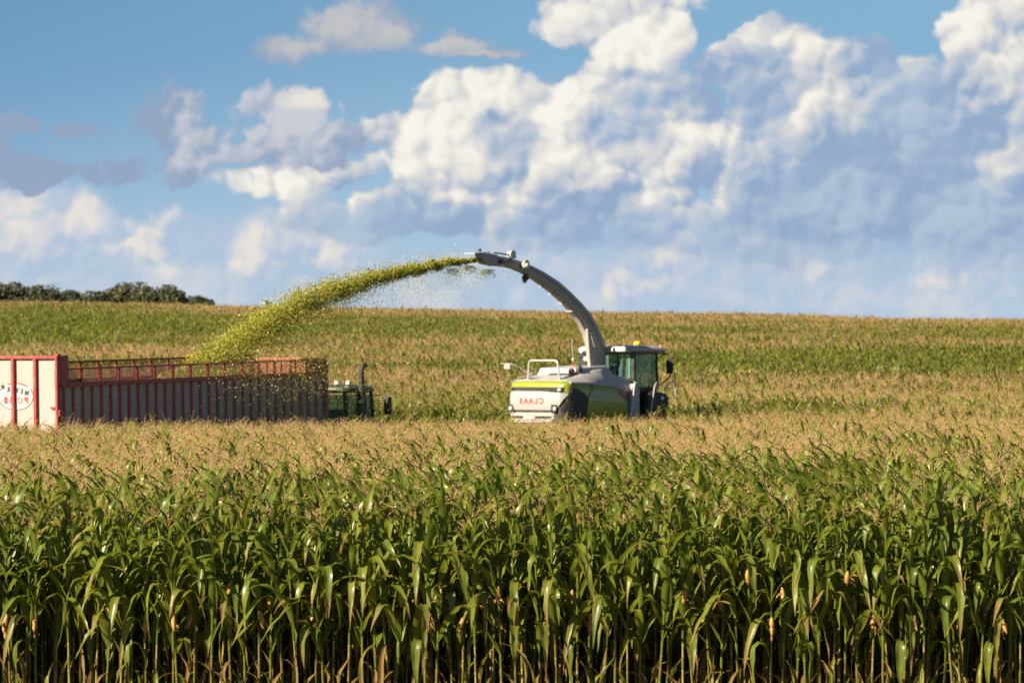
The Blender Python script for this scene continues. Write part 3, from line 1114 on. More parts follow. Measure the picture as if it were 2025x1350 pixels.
# ------------------------------------------------------------------ silage trailer
def make_trailer():
    th = R(31.5)
    t = empty('silage_trailer', (-12.417, 97.166, 0.06), -th)
    t.rotation_euler = (R(1.2), 0, -th)
    tag(t, 'long red silage trailer with grey ribbed sides and a cream tailgate under the chaff stream', 'trailer')
    L, HW = 12.0, 1.275
    FLOOR, RAIL, TOPN, TOPF, REAR = 1.15, 3.24, 3.68, 3.79, 4.02
    # chassis, wheels, drawbar
    MB().bar((-0.45, 0.3, 0.95), (-0.45, 11.8, 0.95), 0.14, 0.3).bar((0.45, 0.3, 0.95), (0.45, 11.8, 0.95), 0.14, 0.3).box((0, 0.6, 0.95), (1.0, 0.15, 0.2)).box((0, 6, 0.95), (1.0, 0.15, 0.2)).box((0, 11.4, 0.95), (1.0, 0.15, 0.2)).build('chassis', M_DARKFRAME, t, bevel=0.01)
    MB().bar((-0.42, 11.8, 0.85), (0, 13.35, 0.62), 0.14, 0.2).bar((0.42, 11.8, 0.85), (0, 13.35, 0.62), 0.14, 0.2).lathe([(0.09, -0.03), (0.12, 0), (0.09, 0.03)], 16, (0, 13.4, 0.62)).build('drawbar', M_DARKFRAME, t, bevel=0.01)
    for y in (2.6, 4.1, 5.6):
        for s in (-1, 1):
            wheel(t, (s * 1.0, y, 0.62), 0.62, 0.5, M_CREAM, False)
    MB().box((0, 6.0, FLOOR), (2.4, 11.8, 0.06)).build('floor', M_GREYSTEEL, t)
    # side walls: grey sheet with red ribs outside
    for s in (1, -1):
        mb = MB()

        def sheet(u, v, s=s):
            y = 0.12 + u * (L - 0.24)
            return (s * (HW - 0.075), y, FLOOR + 0.03 + v * (RAIL - FLOOR - 0.03))
        mb.grid(sheet, 24, 6, (s * 0.012, 0, 0))
        sw = mb.build('side_wall', M_GREYSTEEL, t)
        sw['label'] = 'grey sheet side wall between red ribs'
        rb = MB()
        n = 30
        for k in range(n + 1):
            y = 0.26 + (L - 0.4) * k / n
            w = 0.085
            z0, z1 = FLOOR - 0.1, RAIL
            x0, x1 = s * (HW - 0.062), s * (HW - 0.018)
            # hat-section rib, narrower outside than at its foot
            pts = [(x0, y - w / 2 - 0.02), (x1, y - w / 2 + 0.02), (x1, y + w / 2 - 0.02), (x0, y + w / 2 + 0.02)]
            rb.prism(pts if s > 0 else pts[::-1], 'z', z0, z1)
        rb.build('side_ribs', M_RED, t, bevel=0.006)
        MB().box((s * (HW - 0.03), L / 2, RAIL + 0.055), (0.12, L - 0.14, 0.11)).box((s * (HW - 0.03), L / 2, FLOOR - 0.15), (0.13, L - 0.14, 0.14)).build('side_rail', M_RED, t, bevel=0.012)
        # raised mesh board
        top = TOPN if s > 0 else TOPF
        fr = MB().box((s * (HW - 0.05), L / 2, top), (0.05, L - 0.14, 0.05))
        for k in range(16):
            y = 0.2 + (L - 0.4) * k / 15
            fr.box((s * (HW - 0.05), y, (RAIL + 0.11 + top - 0.025) / 2), (0.06, 0.07, top - 0.025 - RAIL - 0.11))
        fb = fr.build('mesh_board', M_RED, t, bevel=0.006)
        wr = MB()
        y = 0.2
        while y < L - 0.2:
            wr.box((s * (HW - 0.085), y, (RAIL + top) / 2 + 0.05), (0.005, 0.007, top - RAIL - 0.1))
            y += 0.034
        z = RAIL + 0.14
        while z < top - 0.03:
            wr.box((s * (HW - 0.078), L / 2, z), (0.005, L - 0.3, 0.007))
            z += 0.034
        wr.build('wire_mesh', M_WIRE, fb)
    # front wall, seen from inside over the near side
    MB().box((0, L - 0.1, (FLOOR + 3.0) / 2), (2.4, 0.05, 3.0 - FLOOR)).box((0, L - 0.1, 3.14), (2.4, 0.05, 0.28)).build('front_wall', M_CREAM, t)
    fw = MB().box((0, L - 0.1, 3.475), (2.42, 0.06, 0.38)).box((0, L - 0.1, 3.70), (2.5, 0.12, 0.07))
    for k in range(6):
        fw.box((-1.2 + 0.48 * k, L - 0.155, 3.475), (0.05, 0.05, 0.37))
    fw.box((-1.24, L - 0.1, 2.3), (0.1, 0.14, 2.7)).box((1.24, L - 0.1, 2.3), (0.1, 0.14, 2.7))
    fw.build('front_board', M_DUSTRED, t, bevel=0.006)
    # tailgate
    fr = MB()
    fr.box((0, 0.0, REAR - 0.035), (2 * HW, 0.16, 0.075))
    fr.box((0, 0.0, 1.2), (2 * HW, 0.16, 0.12))
    for s in (-1, 1):
        fr.box((s * (HW - 0.035), 0.0, (1.26 + REAR - 0.075) / 2), (0.07, 0.16, REAR - 0.075 - 1.26))
        fr.box((s * (HW - 0.04), 0.24, (RAIL + REAR) / 2 + 0.03), (0.08, 0.3, REAR - RAIL - 0.04))       # wing that meets the side
    for x in (-0.86, -0.15, 0.56):
        fr.box((x, -0.045, (1.26 + REAR - 0.075) / 2), (0.085, 0.09, REAR - 0.075 - 1.26))
    fr.prism([(-0.05, 2.66), (-0.05, 2.5), (0.2, 2.42), (0.2, 2.62)], 'x', HW, HW + 0.05)
    fr.box((HW - 0.16, -0.03, 2.72), (0.17, 0.06, 0.06))
    fr.box((HW - 0.02, -0.02, REAR + 0.02), (0.1, 0.14, 0.06))
    gate = fr.build('tailgate', M_RED, t, bevel=0.008)
    MB().grid(lambda u, v: (-HW + 0.07 + u * (2 * HW - 0.14), -0.0, 1.26 + v * (REAR - 0.075 - 1.26)), 10, 10, (0, 0.03, 0)).build('tailgate_panel', M_CREAM, gate)
    # oval emblem and lettering, mirror-written
    ex, ez, rx, rz = -0.11, 3.0, 0.575, 0.35
    yb = -0.006

    def ring(a0, a1, k0, k1, mat, nm, y, n=40):
        mb = MB()
        pin, pout = [], []
        for i in range(n + 1):
            a = a0 + (a1 - a0) * i / n
            pin.append((ex + rx * k0 * math.cos(a), y, ez + rz * k0 * math.sin(a)))
            pout.append((ex + rx * k1 * math.cos(a), y, ez + rz * k1 * math.sin(a)))
        for i in range(n):
            mb.poly([pin[i], pout[i], pout[i + 1], pin[i + 1]])
        return mb.build(nm, mat, gate)
    mb = MB()
    mb.poly([(ex + rx * 1.01 * math.cos(2 * math.pi * i / 48), yb + 0.003, ez + rz * 1.01 * math.sin(2 * math.pi * i / 48)) for i in range(48)])
    mb.build('emblem_oval', M_OVAL, gate)
    ring(R(148), R(395), 0.955, 1.0, M_BLACKINK, 'emblem_outline', yb)
    ring(R(48), R(118), 0.90, 1.0, M_REDINK, 'emblem_red_arc', yb)
    mb = MB()
    pts = []
    for i in range(10):
        rr = 0.095 if i % 2 == 0 else 0.04
        a = R(90 + 36 * i)
        pts.append((-0.52 + rr * math.cos(a), yb - 0.002, 3.235 + rr * math.sin(a)))
    mb.poly(pts)
    mb.build('emblem_star', M_BLACKINK, gate)
    for ch, x, z, tilt in (('M', 0.245, 3.085, -0.2), ('E', 0.085, 3.125, -0.13), ('Y', -0.055, 3.15, -0.05), ('E', -0.20, 3.165, 0.0), ('R', -0.335, 3.165, 0.08)):
        text_mesh('emblem_letter', ch, 0.18, M_BLACKINK, gate, (x, yb - 0.004, z), 0.004, tilt, 0.95)
    for ch, x, m_ in (('B', 0.22, M_REDINK), ('O', 0.01, M_GREYINK), ('S', -0.235, M_REDINK), ('S', -0.43, M_REDINK)):
        text_mesh('emblem_letter', ch, 0.21, m_, gate, (x, yb - 0.004, 2.895), 0.013, 0.0, 1.12)
    MB().poly([(-0.53, yb, 2.845), (-0.66, yb, 2.80), (-0.60, yb, 2.86), (-0.53, yb, 2.875)])
    MB().box((0.88, -0.004, 3.71), (0.3, 0.004, 0.05)).box((1.1, -0.004, 3.45), (0.06, 0.004, 0.42)).build('faded_sticker', M_FADED, gate)
    for y in (0.12, 0.32):
        MB().lathe([(0.001, 0.0), (0.03, 0.004), (0.022, 0.02), (0.001, 0.024)], 12, (HW + 0.031, y, RAIL + 0.03), 'x').build('marker_lamp', M_REDLENS, t, True)
    return t


trailer = make_trailer()


# ------------------------------------------------------------------ tractor
def make_tractor():
    th = R(31.5)
    t0 = 13.75
    t = empty('tractor', (-12.417 + 0.5225 * t0, 97.166 + 0.8526 * t0, 0.2), -th)
    tag(t, 'green tractor with a black exhaust stack pulling the red trailer, half hidden in the crop', 'tractor')
    for s in (-1, 1):
        wheel(t, (s * 0.92, 0.0, 0.92), 0.92, 0.56, M_YELLOW)
        wheel(t, (s * 0.88, 2.75, 0.7), 0.7, 0.48, M_YELLOW)
        MB().grid(lambda u, v, s=s: (s * (0.62 + 0.6 * v), -0.98 * math.cos(math.pi * (0.1 + 0.8 * u)), 1.0 + 1.02 * math.sin(math.pi * (0.1 + 0.8 * u))), 14, 2, (0, 0, 0.04)).build('fender', M_TRACTOR, t, True)
    MB().box((0, 0.2, 0.95), (0.7, 1.6, 0.7)).box((0, 2.3, 0.85), (0.5, 2.4, 0.5)).build('chassis', M_DARKFRAME, t, bevel=0.03)
    # bonnet
    rings = []
    for y, w, z1, z0 in ((1.15, 0.46, 2.1, 1.1), (1.9, 0.45, 2.05, 1.1), (2.9, 0.42, 1.95, 1.1), (3.45, 0.36, 1.8, 1.1), (3.6, 0.3, 1.6, 1.15)):
        rings.append([(-w, y, z0), (-w, y, z1 - 0.15), (-w * 0.75, y, z1 - 0.03), (0, y, z1), (w * 0.75, y, z1 - 0.03), (w, y, z1 - 0.15), (w, y, z0)])
    MB().loft(rings).build('bonnet', M_TRACTOR, t, True)
    # cab: base, pillars, panes, roof
    X, Y0, Y1, Z0, Z1 = 0.85, -0.25, 1.12, 1.55, 2.84
    MB().prism([(Y0 - 0.05, 1.2), (Y0 - 0.05, Z0), (Y1, Z0), (Y1, 1.2)], 'x', -0.6, 0.6).build('cab_base', M_BLACK, t, bevel=0.02)
    pl = MB()
    for s in (-1, 1):
        for (ya, yb, w) in ((Y0, Y0 - 0.06, 0.14), (0.48, 0.42, 0.2), (Y1, Y1 - 0.12, 0.09)):
            pl.bar((s * X, ya, Z0), (s * (X - 0.03), yb, Z1), 0.09, w, (1, 0, 0))
        pl.bar((s * X, Y0 - 0.05, Z0), (s * X, Y1 + 0.05, Z0), 0.09, 0.1)
    pl.bar((-X, Y0, Z0), (X, Y0, Z0), 0.09, 0.1).bar((-X, Y1, Z0), (X, Y1, Z0), 0.09, 0.1)
    pl.build('cab_frame', M_BLACK, t, bevel=0.015)
    for s in (-1, 1):
        for (a0, a1) in ((Y0 + 0.07, 0.36), (0.57, Y1 - 0.06)):
            MB().box((s * (X - 0.02), (a0 + a1) / 2, (Z0 + Z1) / 2 + 0.02), (0.015, a1 - a0, Z1 - Z0 - 0.1)).build('side_pane', M_GLASS, t)
    MB().box((0, Y0 - 0.02, (Z0 + Z1) / 2), (1.5, 0.015, Z1 - Z0 - 0.12)).build('rear_pane', M_GLASS, t)
    MB().box((0, Y1 + 0.0, (Z0 + Z1) / 2), (1.5, 0.015, Z1 - Z0 - 0.12)).build('windscreen', M_GLASS, t)
    MB().box((0, 0.35, 2.0), (0.55, 0.16, 0.75)).box((0, 0.55, 1.72), (0.55, 0.5, 0.16)).build('seat', M_SEAT, t, bevel=0.04)
    rings = []
    for z, k in ((Z1, 1.02), (Z1 + 0.06, 1.08), (Z1 + 0.15, 1.06), (Z1 + 0.22, 0.9)):
        ring_ = []
        for i in range(24):
            a = 2 * math.pi * i / 24
            cx, sy = math.cos(a), math.sin(a)
            e = 0.45
            ring_.append(((X + 0.03) * k * math.copysign(abs(cx) ** e, cx), 0.42 + 0.8 * k * math.copysign(abs(sy) ** e, sy), z))
        rings.append(ring_)
    MB().loft(rings).build('cab_roof', paint('dark_green_roof', (0.03, 0.05, 0.028), 0.4, 0, 0.4), t, True)
    for x, y in ((-0.5, -0.25), (0.15, -0.28), (0.5, -0.25), (0.72, 0.0), (-0.72, 0.0)):
        la = MB().box((x, y, Z1 + 0.29), (0.15, 0.09, 0.11)).box((x, y + 0.02, Z1 + 0.22), (0.04, 0.04, 0.06)).build('work_lamp', M_WHITE, t, bevel=0.015)
        MB().box((x, y - 0.05, Z1 + 0.29), (0.12, 0.012, 0.085)).build('lens', M_LENS, la)
    MB().tube([(0.6, -0.05, Z1 + 0.28), (0.75, 0.15, Z1 + 0.28)], 0.015, 8).build('lamp_bar', M_BLACK, t)
    ex = MB().tube([(0.98, 0.28, 1.5), (0.98, 0.28, 2.6), (0.98, 0.28, 3.25)], [0.15, 0.15, 0.075], 14)
    ex.tube([(0.98, 0.28, 3.25), (0.98, 0.28, 3.5), (1.0, 0.33, 3.6), (1.03, 0.4, 3.64)], [0.075, 0.078, 0.08, 0.085], 14)
    ex.build('exhaust_stack', M_BLACK, t, True)
    for s in (-1, 1):
        ar = MB().tube([(s * 0.86, 1.1, 2.75), (s * 1.1, 1.2, 2.8), (s * 1.26, 1.2, 2.75)], 0.016, 8).build('mirror', M_BLACK, t)
        MB().box((s * 1.26, 1.2, 2.47), (0.24, 0.08, 0.5)).build('mirror_head', M_BLACK, ar, bevel=0.03)
    return t


tractor = make_tractor()


# ------------------------------------------------------------------ forage harvester
def rounded_rect(x0, x1, z0, z1, r, n=4):
    pts = []
    for cx, cz, a0 in ((x1 - r, z1 - r, 0), (x0 + r, z1 - r, 90), (x0 + r, z0 + r, 180), (x1 - r, z0 + r, 270)):
        for k in range(n + 1):
            a = R(a0 + 90 * k / n)
            pts.append((cx + r * math.cos(a), cz + r * math.sin(a)))
    return pts


def make_harvester():
    th = R(40)
    t = empty('forage_harvester', (0.76, 114.74, 0.3), -th)
    tag(t, 'green and white forage harvester with a long curved spout, driving away into the crop', 'harvester')
    HW = 1.15
    for s in (-1, 1):
        wheel(t, (s * 0.95, 0.95, 0.62), 0.62, 0.5, M_WHITE)
        wheel(t, (s * 1.0, 3.7, 0.9), 0.9, 0.65, M_WHITE)
    MB().box((0, 2.4, 1.0), (1.1, 4.6, 0.5)).bar((-0.9, 0.95, 0.62), (0.9, 0.95, 0.62), 0.2, 0.2).bar((-0.9, 3.7, 0.9), (0.9, 3.7, 0.9), 0.25, 0.25).build('chassis', M_DARKFRAME, t, bevel=0.03)

    def zg(y):
        return float(np.interp(y, [0, 1.15, 1.9, 2.37, 2.75, 2.95], [2.99, 2.975, 2.94, 2.88, 2.74, 2.5]))
    # green hood: two sides and the rounded lip over the tail
    rings = []
    for y, dz, k in ((-0.03, -0.1, 0.80), (0.0, -0.05, 0.88), (0.06, 0.0, 0.945), (0.14, 0.03, 0.985), (0.25, 0.03, 1.0), (0.6, 0.02, 1.0), (1.15, 0, 1.0), (1.9, 0, 1.0), (2.37, 0, 1.0), (2.75, 0, 1.0), (2.92, 0, 0.99)):
        z = zg(max(y, 0)) + dz
        w = HW * k
        rings.append([(-w * 0.95, y, 1.35), (-w * 0.985, y, 2.0), (-w, y, z - 0.24), (-w * 0.99, y, z - 0.12), (-w * 0.955, y, z - 0.035), (-w * 0.87, y, z + 0.02), (0, y, z + 0.035),
                      (w * 0.87, y, z + 0.02), (w * 0.955, y, z - 0.035), (w * 0.99, y, z - 0.12), (w, y, z - 0.24), (w * 0.985, y, 2.0), (w * 0.95, y, 1.35)])
    MB().loft(rings).build('hood', M_LIME, t, True)
    # grey roof deck with sloping flanks and the raised hatch
    rings = []
    for y, e, fz, fx in ((0.2, 0.02, 3.07, 1.0), (0.5, 0.02, 3.1, 0.97), (1.0, 0.018, 3.22, 0.93), (1.6, 0.016, 3.36, 0.9), (2.0, 0.016, 3.40, 0.88), (2.45, 0.016, 3.26, 0.9), (2.95, 0.016, 3.14, 0.95), (3.2, 0.016, 3.1, 0.97)):
        z = zg(min(y, 2.7)) + e
        rings.append([(-1.125, y, z - 0.06), (-1.13, y, z), (-fx, y, fz - 0.02), (-fx + 0.06, y, fz), (fx - 0.06, y, fz), (fx, y, fz - 0.02), (1.13, y, z), (1.125, y, z - 0.06)])
    MB().loft(rings).build('roof_deck', M_GREYPAINT, t, True)
    mb = MB()
    a = [(-0.86, 0.98, 3.2), (0.86, 0.98, 3.2), (0.86, 2.55, 3.26), (-0.86, 2.55, 3.26)]
    b = [(-0.80, 1.1, 3.43), (0.80, 1.1, 3.43), (0.74, 2.35, 3.5), (-0.74, 2.35, 3.5)]
    mb.loft([a, b])
    mb.build('roof_hatch', M_WHITE, t, bevel=0.03)
    # tail: dark vent slot, white panel, lamp recesses, bumper bars, number plate

    def bulge(x):
        return -0.085 + 3.0 * max(0.0, abs(x) - 0.86) ** 2

    def strip(name, x0, x1, z0, z1, mat, off, parent, nx=16, nz=3, thick=0.03):
        def at(u, v):
            z = z0 + (z1 - z0) * v
            x = x0(z) * (1 - u) + x1(z) * u
            return (x, bulge(x) + off, z)
        return MB().grid(at, nx, nz, (0, thick, 0)).build(name, mat, parent, True)
    K = lambda c_: (lambda z: c_)
    xl = lambda z: -1.135 + 0.10 * (2.73 - z)
    xr = lambda z: float(np.interp(z, [1.75, 2.17, 2.3, 2.66, 2.73], [0.62, 0.80, 0.92, 1.13, 1.10]))
    strip('vent_slot', K(-1.125), K(1.135), 2.70, 2.855, M_BLACK, 0.012, t, 20, 2)
    tail = MB().grid(lambda u, v: ((lambda z: (xl(z) * (1 - u) + xr(z) * u, bulge(xl(z) * (1 - u) + xr(z) * u) - 0.012 - 0.04 * math.sin(math.pi * v) ** 0.8, z))
                                   (2.175 + v * (2.735 - 2.175 - 0.06 * max(0, u - 0.6) / 0.4 - 0.05 * max(0, 0.12 - u) / 0.12))), 24, 10, (0, 0.03, 0)).build('tail_panel', M_WHITE, t, True)
    strip('tail_lower', lambda z: xl(z) + 0.02, lambda z: xr(z) - 0.03, 1.72, 2.17, M_BLACK, 0.012, t, 12, 4)
    strip('tail_side', lambda z: xl(z) - 0.0, lambda z: xl(z) + 0.075, 1.72, 2.2, M_WHITE, -0.004, t, 3, 6)
    strip('tail_side', lambda z: xr(z) - 0.09, lambda z: xr(z), 1.72, 2.2, M_WHITE, -0.004, t, 3, 6)
    strip('tail_corner', lambda z: xr(z) - 0.06, lambda z: 1.16, 1.5, 2.70, M_BLACK, 0.0, t, 10, 8, 0.05)
    strip('bumper_bar', lambda z: xl(z) + 0.07, lambda z: xr(z) - 0.02, 1.995, 2.10, M_WHITE, -0.03, t, 14, 3, 0.035)
    strip('bumper_bar', lambda z: xl(z) + 0.07, lambda z: xr(z) - 0.02, 1.80, 1.915, M_WHITE, -0.03, t, 14, 3, 0.035)
    MB().box((-0.205, -0.135, 1.94), (0.46, 0.012, 0.11)).build('number_plate', M_OVAL, t, bevel=0.004)
    for cx, sgn in ((-0.955, 1), (0.78, -1)):
        rec = MB().prism([(cx - 0.13, 2.34), (cx + 0.1, 2.34), (cx + 0.1 + 0.05 * sgn, 2.1), (cx - 0.09 + 0.05 * sgn, 2.1)], 'y', bulge(cx) - 0.075, bulge(cx) + 0.0).build('tail_lamp', M_BLACK, t, bevel=0.006)
        MB().lathe([(0.001, -0.02), (0.05, -0.016), (0.06, 0.0), (0.04, 0.01), (0.001, 0.01)], 16, (cx + 0.01, bulge(cx) - 0.075, 2.22), 'y').build('lens', M_LENS, rec, True)
    MB().box((0.9, -0.075, 2.785), (0.12, 0.03, 0.07)).build('marker_lamp', M_LENS, t, bevel=0.01)
    for i, ch in enumerate('CLAAS'):
        text_mesh('maker_letter', ch, 0.22, M_REDINK, tail, (0.26 - 0.196 * i, -0.142, 2.44), 0.008, 0.0, 1.1)
    # dark side grille
    for s in (1, -1):
        pts = [(0.2, 2.62), (0.2, 2.83), (0.35, 2.84), (0.67, 2.74), (0.86, 2.64), (1.0, 2.53), (0.88, 2.1), (0.72, 1.45), (0.2, 1.45)]
        gr = MB().prism(pts, 'x', *sorted((s * 1.125, s * 1.168))).build('side_grille', M_BLACK, t, bevel=0.01)
        gl = MB()
        for k in range(9):
            z = 1.55 + 0.11 * k
            gl.box((s * 1.172, 0.42 + 0.02 * k, z), (0.02, 0.72, 0.03))
        gl.build('grille_slats', M_DARKFRAME, gr)
        MB().bar((s * 1.154, 1.22, 2.9), (s * 1.156, 1.0, 2.53), 0.012, 0.022, (1, 0, 0)).bar((s * 1.156, 1.0, 2.53), (s * 1.15, 0.8, 1.6), 0.012, 0.022, (1, 0, 0)).build('panel_seam', M_DARKFRAME, t)
        MB().lathe([(0.001, 0), (0.022, 0.003), (0.015, 0.012), (0.001, 0.015)], 10, (s * 1.15, 1.12, 2.66), 'x').build('latch', M_CHROME, t)
    MB().box((1.152, 1.42, 2.665), (0.006, 0.36, 0.10)).build('faded_decal', M_GREYPAINT, t)
    MB().box((1.151, 1.5, 2.55), (0.006, 0.42, 0.055)).build('faded_decal', M_FADED, t)
    MB().prism([(2.5, 2.78), (2.42, 2.62), (2.8, 2.45), (2.9, 2.72)], 'x', 1.146, 1.152).build('reflector_plate', paint('pale_red', (0.32, 0.12, 0.13), 0.5), t)
    # guard hoop and small intakes on the deck
    def hoop(y):
        return [(-0.62, y, 3.06), (-0.60, y, 3.56), (-0.57, y, 3.62), (-0.5, y, 3.65), (0.42, y, 3.65), (0.49, y, 3.62), (0.52, y, 3.56), (0.6, y, 3.06)]
    MB().tube(hoop(0.32), 0.032, 10).tube([(-0.6, 0.32, 3.1), (-0.62, 0.75, 3.12)], 0.022, 8).build('guard_hoop', M_CHROME, t, True)
    MB().tube([(-1.12, 0.15, 3.0), (-1.1, 0.5, 3.12), (-0.95, 0.9, 3.22)], 0.03, 8).build('side_rail', M_GREYPAINT, t, True)
    for x, y, h in ((0.62, 0.85, 0.27), (0.75, 1.05, 0.36)):
        MB().lathe([(0.06, 3.12), (0.07, 3.16), (0.095, 3.2 + h * 0.3), (0.095, 3.12 + h * 0.85), (0.06, 3.14 + h), (0.001, 3.15 + h)], 14, (x, y, 0)).build('intake_cap', M_BLACK, t, True)
    MB().tube([(0.5, 0.5, 3.1), (0.6, 0.8, 3.2)], 0.02, 6).build('intake_pipe', M_BLACK, t)
    an = MB().tube([(0.32, 1.35, 3.45), (0.3, 1.33, 3.62)], 0.016, 8).build('aerial', M_REDINK, t)
    MB().tube([(0.3, 1.33, 3.62), (0.255, 1.3, 4.3)], [0.015, 0.012], 8).build('aerial_rod', M_WHITE, an)
    # left mirror on its long arm
    ar = MB().tube([(-1.0, 1.1, 3.15), (-1.45, 0.7, 3.5), (-1.62, 0.55, 3.55)], 0.014, 8).build('wide_mirror', M_GREYPAINT, t)
    MB().box((-1.62, 0.52, 3.55), (0.44, 0.05, 0.035)).box((-1.6, 0.52, 3.46), (0.24, 0.07, 0.15)).build('mirror_head', M_GREYPRINT, ar, bevel=0.015)
    # cab
    X, Y0, Y1, Z0, Z1 = 1.0, 3.35, 4.5, 2.8, 3.9
    MB().prism([(Y0, 1.4), (Y0, Z0), (Y1 + 0.1, Z0), (Y1 + 0.25, 2.3), (Y1, 1.4)], 'x', -0.95, 0.95).build('cab_base', M_BLACK, t, bevel=0.03)
    fr = MB()
    for s in (-1, 1):
        fr.bar((s * X, Y0, Z0), (s * X, Y0, Z1), 0.1, 0.14, (1, 0, 0))
        fr.bar((s * X, Y1 + 0.06, Z0), (s * X, Y1 - 0.02, Z1), 0.06, 0.07, (1, 0, 0))
        fr.bar((s * X, Y0 - 0.02, Z0), (s * X, Y1 + 0.06, Z0), 0.08, 0.08)
        fr.bar((s * X, Y0 - 0.02, Z1 - 0.03), (s * X, Y1 + 0.06, Z1 - 0.03), 0.08, 0.08)
    fr.bar((-X, Y0, 3.08), (X, Y0, 3.08), 0.1, 0.12).bar((-X, Y0, Z1 - 0.02), (X, Y0, Z1 - 0.02), 0.1, 0.08)
    fr.bar((0.42, Y0 - 0.03, 3.1), (0.42, Y0 - 0.03, Z1), 0.04, 0.05, (0, 1, 0))
    fr.build('cab_frame', M_BLACK, t, bevel=0.015)
    MB().grid(lambda u, v: (-X + 0.07 + u * 1.86, Y0 - 0.03 - 0.05 * math.sin(math.pi * u), 3.1 + v * 0.76), 8, 2, (0, 0.012, 0)).build('rear_pane', M_GLASS, t, True)
    for s in (-1, 1):
        MB().grid(lambda u, v, s=s: (s * (X + 0.0 + 0.04 * math.sin(math.pi * u)), Y0 + 0.09 + u * (Y1 - Y0 - 0.1), Z0 + 0.05 + v * 1.02), 6, 2, (s * 0.012, 0, 0)).build('door_pane', M_GLASS, t, True)
    MB().grid(lambda u, v: (-X + 0.05 + u * 1.9, Y1 + 0.06 + 0.16 * math.sin(math.pi * u), Z0 - 0.3 + v * 1.35), 8, 3, (0, 0.012, 0)).build('windscreen', M_GLASS, t, True)
    for x in (0.9, -0.9):
        MB().box((x, Y0 - 0.062, 3.46), (0.05, 0.02, 0.7)).build('window_seal', M_TEAL, t, bevel=0.006)
    MB().box((0.0, 3.75, 3.05), (0.55, 0.14, 0.75)).box((0, 3.95, 2.82), (0.55, 0.5, 0.14)).box((0, 3.73, 3.52), (0.32, 0.12, 0.2)).build('seat', M_SEAT, t, bevel=0.05)
    MB().tube([(0.1, 4.45, 2.75), (0.1, 4.3, 3.1)], 0.04, 8).lathe([(0.17, 3.1), (0.2, 3.12), (0.17, 3.14)], 18, (0.1, 4.28, 0)).build('steering_wheel', M_BLACK, t, True)
    rings = []
    for z, k, dx in ((Z1 - 0.01, 0.97, 0), (Z1 + 0.05, 1.03, 0), (Z1 + 0.12, 1.03, 0), (Z1 + 0.18, 0.96, 0), (Z1 + 0.205, 0.8, 0)):
        ring_ = []
        for i in range(32):
            a = 2 * math.pi * i / 32
            c_, s_ = math.cos(a), math.sin(a)
            yy = 0.98 * k * math.copysign(abs(s_) ** 0.35, s_)
            ring_.append((1.1 * k * math.copysign(abs(c_) ** 0.35, c_), 4.08 + yy, z - 0.07 * max(0, yy - 0.3)))
        rings.append(ring_)
    MB().loft(rings).build('cab_roof', M_GREYPAINT, t, True)
    for cx in (0.72,):
        lb = MB().box((cx, 3.02, Z1 + 0.095), (0.6, 0.16, 0.17)).build('roof_lamp', M_WHITE, t, bevel=0.035, seg=3)
        MB().box((cx, 2.935, Z1 + 0.09), (0.46, 0.012, 0.10)).build('lens', M_LENS, lb)
    be = MB().lathe([(0.11, Z1 + 0.18), (0.11, Z1 + 0.24), (0.001, Z1 + 0.245)], 18, (0.62, 4.05, 0)).build('receiver_dome', M_WHITE, t, True)
    MB().lathe([(0.12, Z1 + 0.235), (0.125, Z1 + 0.28), (0.09, Z1 + 0.33), (0.001, Z1 + 0.345)], 18, (0.62, 4.05, 0)).build('dome_cap', M_YELLOW, be, True)
    bb = MB().lathe([(0.05, Z1 + 0.03), (0.05, Z1 + 0.1), (0.001, Z1 + 0.105)], 14, (1.0, 4.72, 0)).build('beacon', M_BLACK, t, True)
    MB().lathe([(0.055, Z1 + 0.1), (0.06, Z1 + 0.17), (0.04, Z1 + 0.215), (0.001, Z1 + 0.225)], 14, (1.0, 4.72, 0)).build('beacon_lens', M_ORANGE, bb, True)
    for s in (1, -1):
        ar = MB().tube([(s * 0.95, 4.9, Z1 - 0.06), (s * 1.18, 4.85, Z1 - 0.06), (s * 1.3, 4.8, Z1 - 0.1), (s * 1.42, 4.78, Z1 - 0.25), (s * 1.42, 4.76, 3.35), (s * 1.36, 4.7, 3.15), (s * 1.15, 4.55, 2.9)], 0.022, 8).build('mirror', M_BLACK, t, True)
        MB().box((s * 1.29, 4.78, 3.46), (0.2, 0.1, 0.42)).tube([(s * 1.3, 4.8, 3.66), (s * 1.3, 4.8, Z1 - 0.12)], 0.03, 8).build('mirror_head', M_BLACK, ar, bevel=0.03)
    # platform, steps and hand rails on the right
    pf = MB().prism([(3.75, 1.3), (3.75, 2.55), (3.9, 2.72), (4.62, 2.66), (4.75, 2.5), (4.75, 1.3)], 'x', 1.02, 1.28).build('step_box', M_BLACK, t, bevel=0.03)
    MB().lathe([(0.001, 0), (0.07, 0.003), (0.06, 0.02), (0.045, 0.025), (0.001, 0.012)], 18, (1.282, 4.42, 2.5), 'x').build('side_lamp', M_LENS, pf, True)
    MB().prism([(2.98, 1.3), (3.05, 2.8), (3.15, 2.95), (3.3, 2.92), (3.42, 2.75), (3.42, 1.3)], 'x', 1.03, 1.2).build('ladder_panel', M_GREYPAINT, t, bevel=0.02)
    MB().tube([(1.27, 2.88, 1.7), (1.26, 3.06, 2.8), (1.24, 3.14, 3.0)], 0.024, 8).build('handrail', M_CHROME, t, True)
    MB().tube([(1.3, 3.72, 1.6), (1.3, 4.02, 2.85), (1.28, 4.16, 3.02), (1.2, 4.3, 3.0), (1.15, 4.34, 2.7)], 0.024, 8).build('handrail', M_CHROME, t, True)
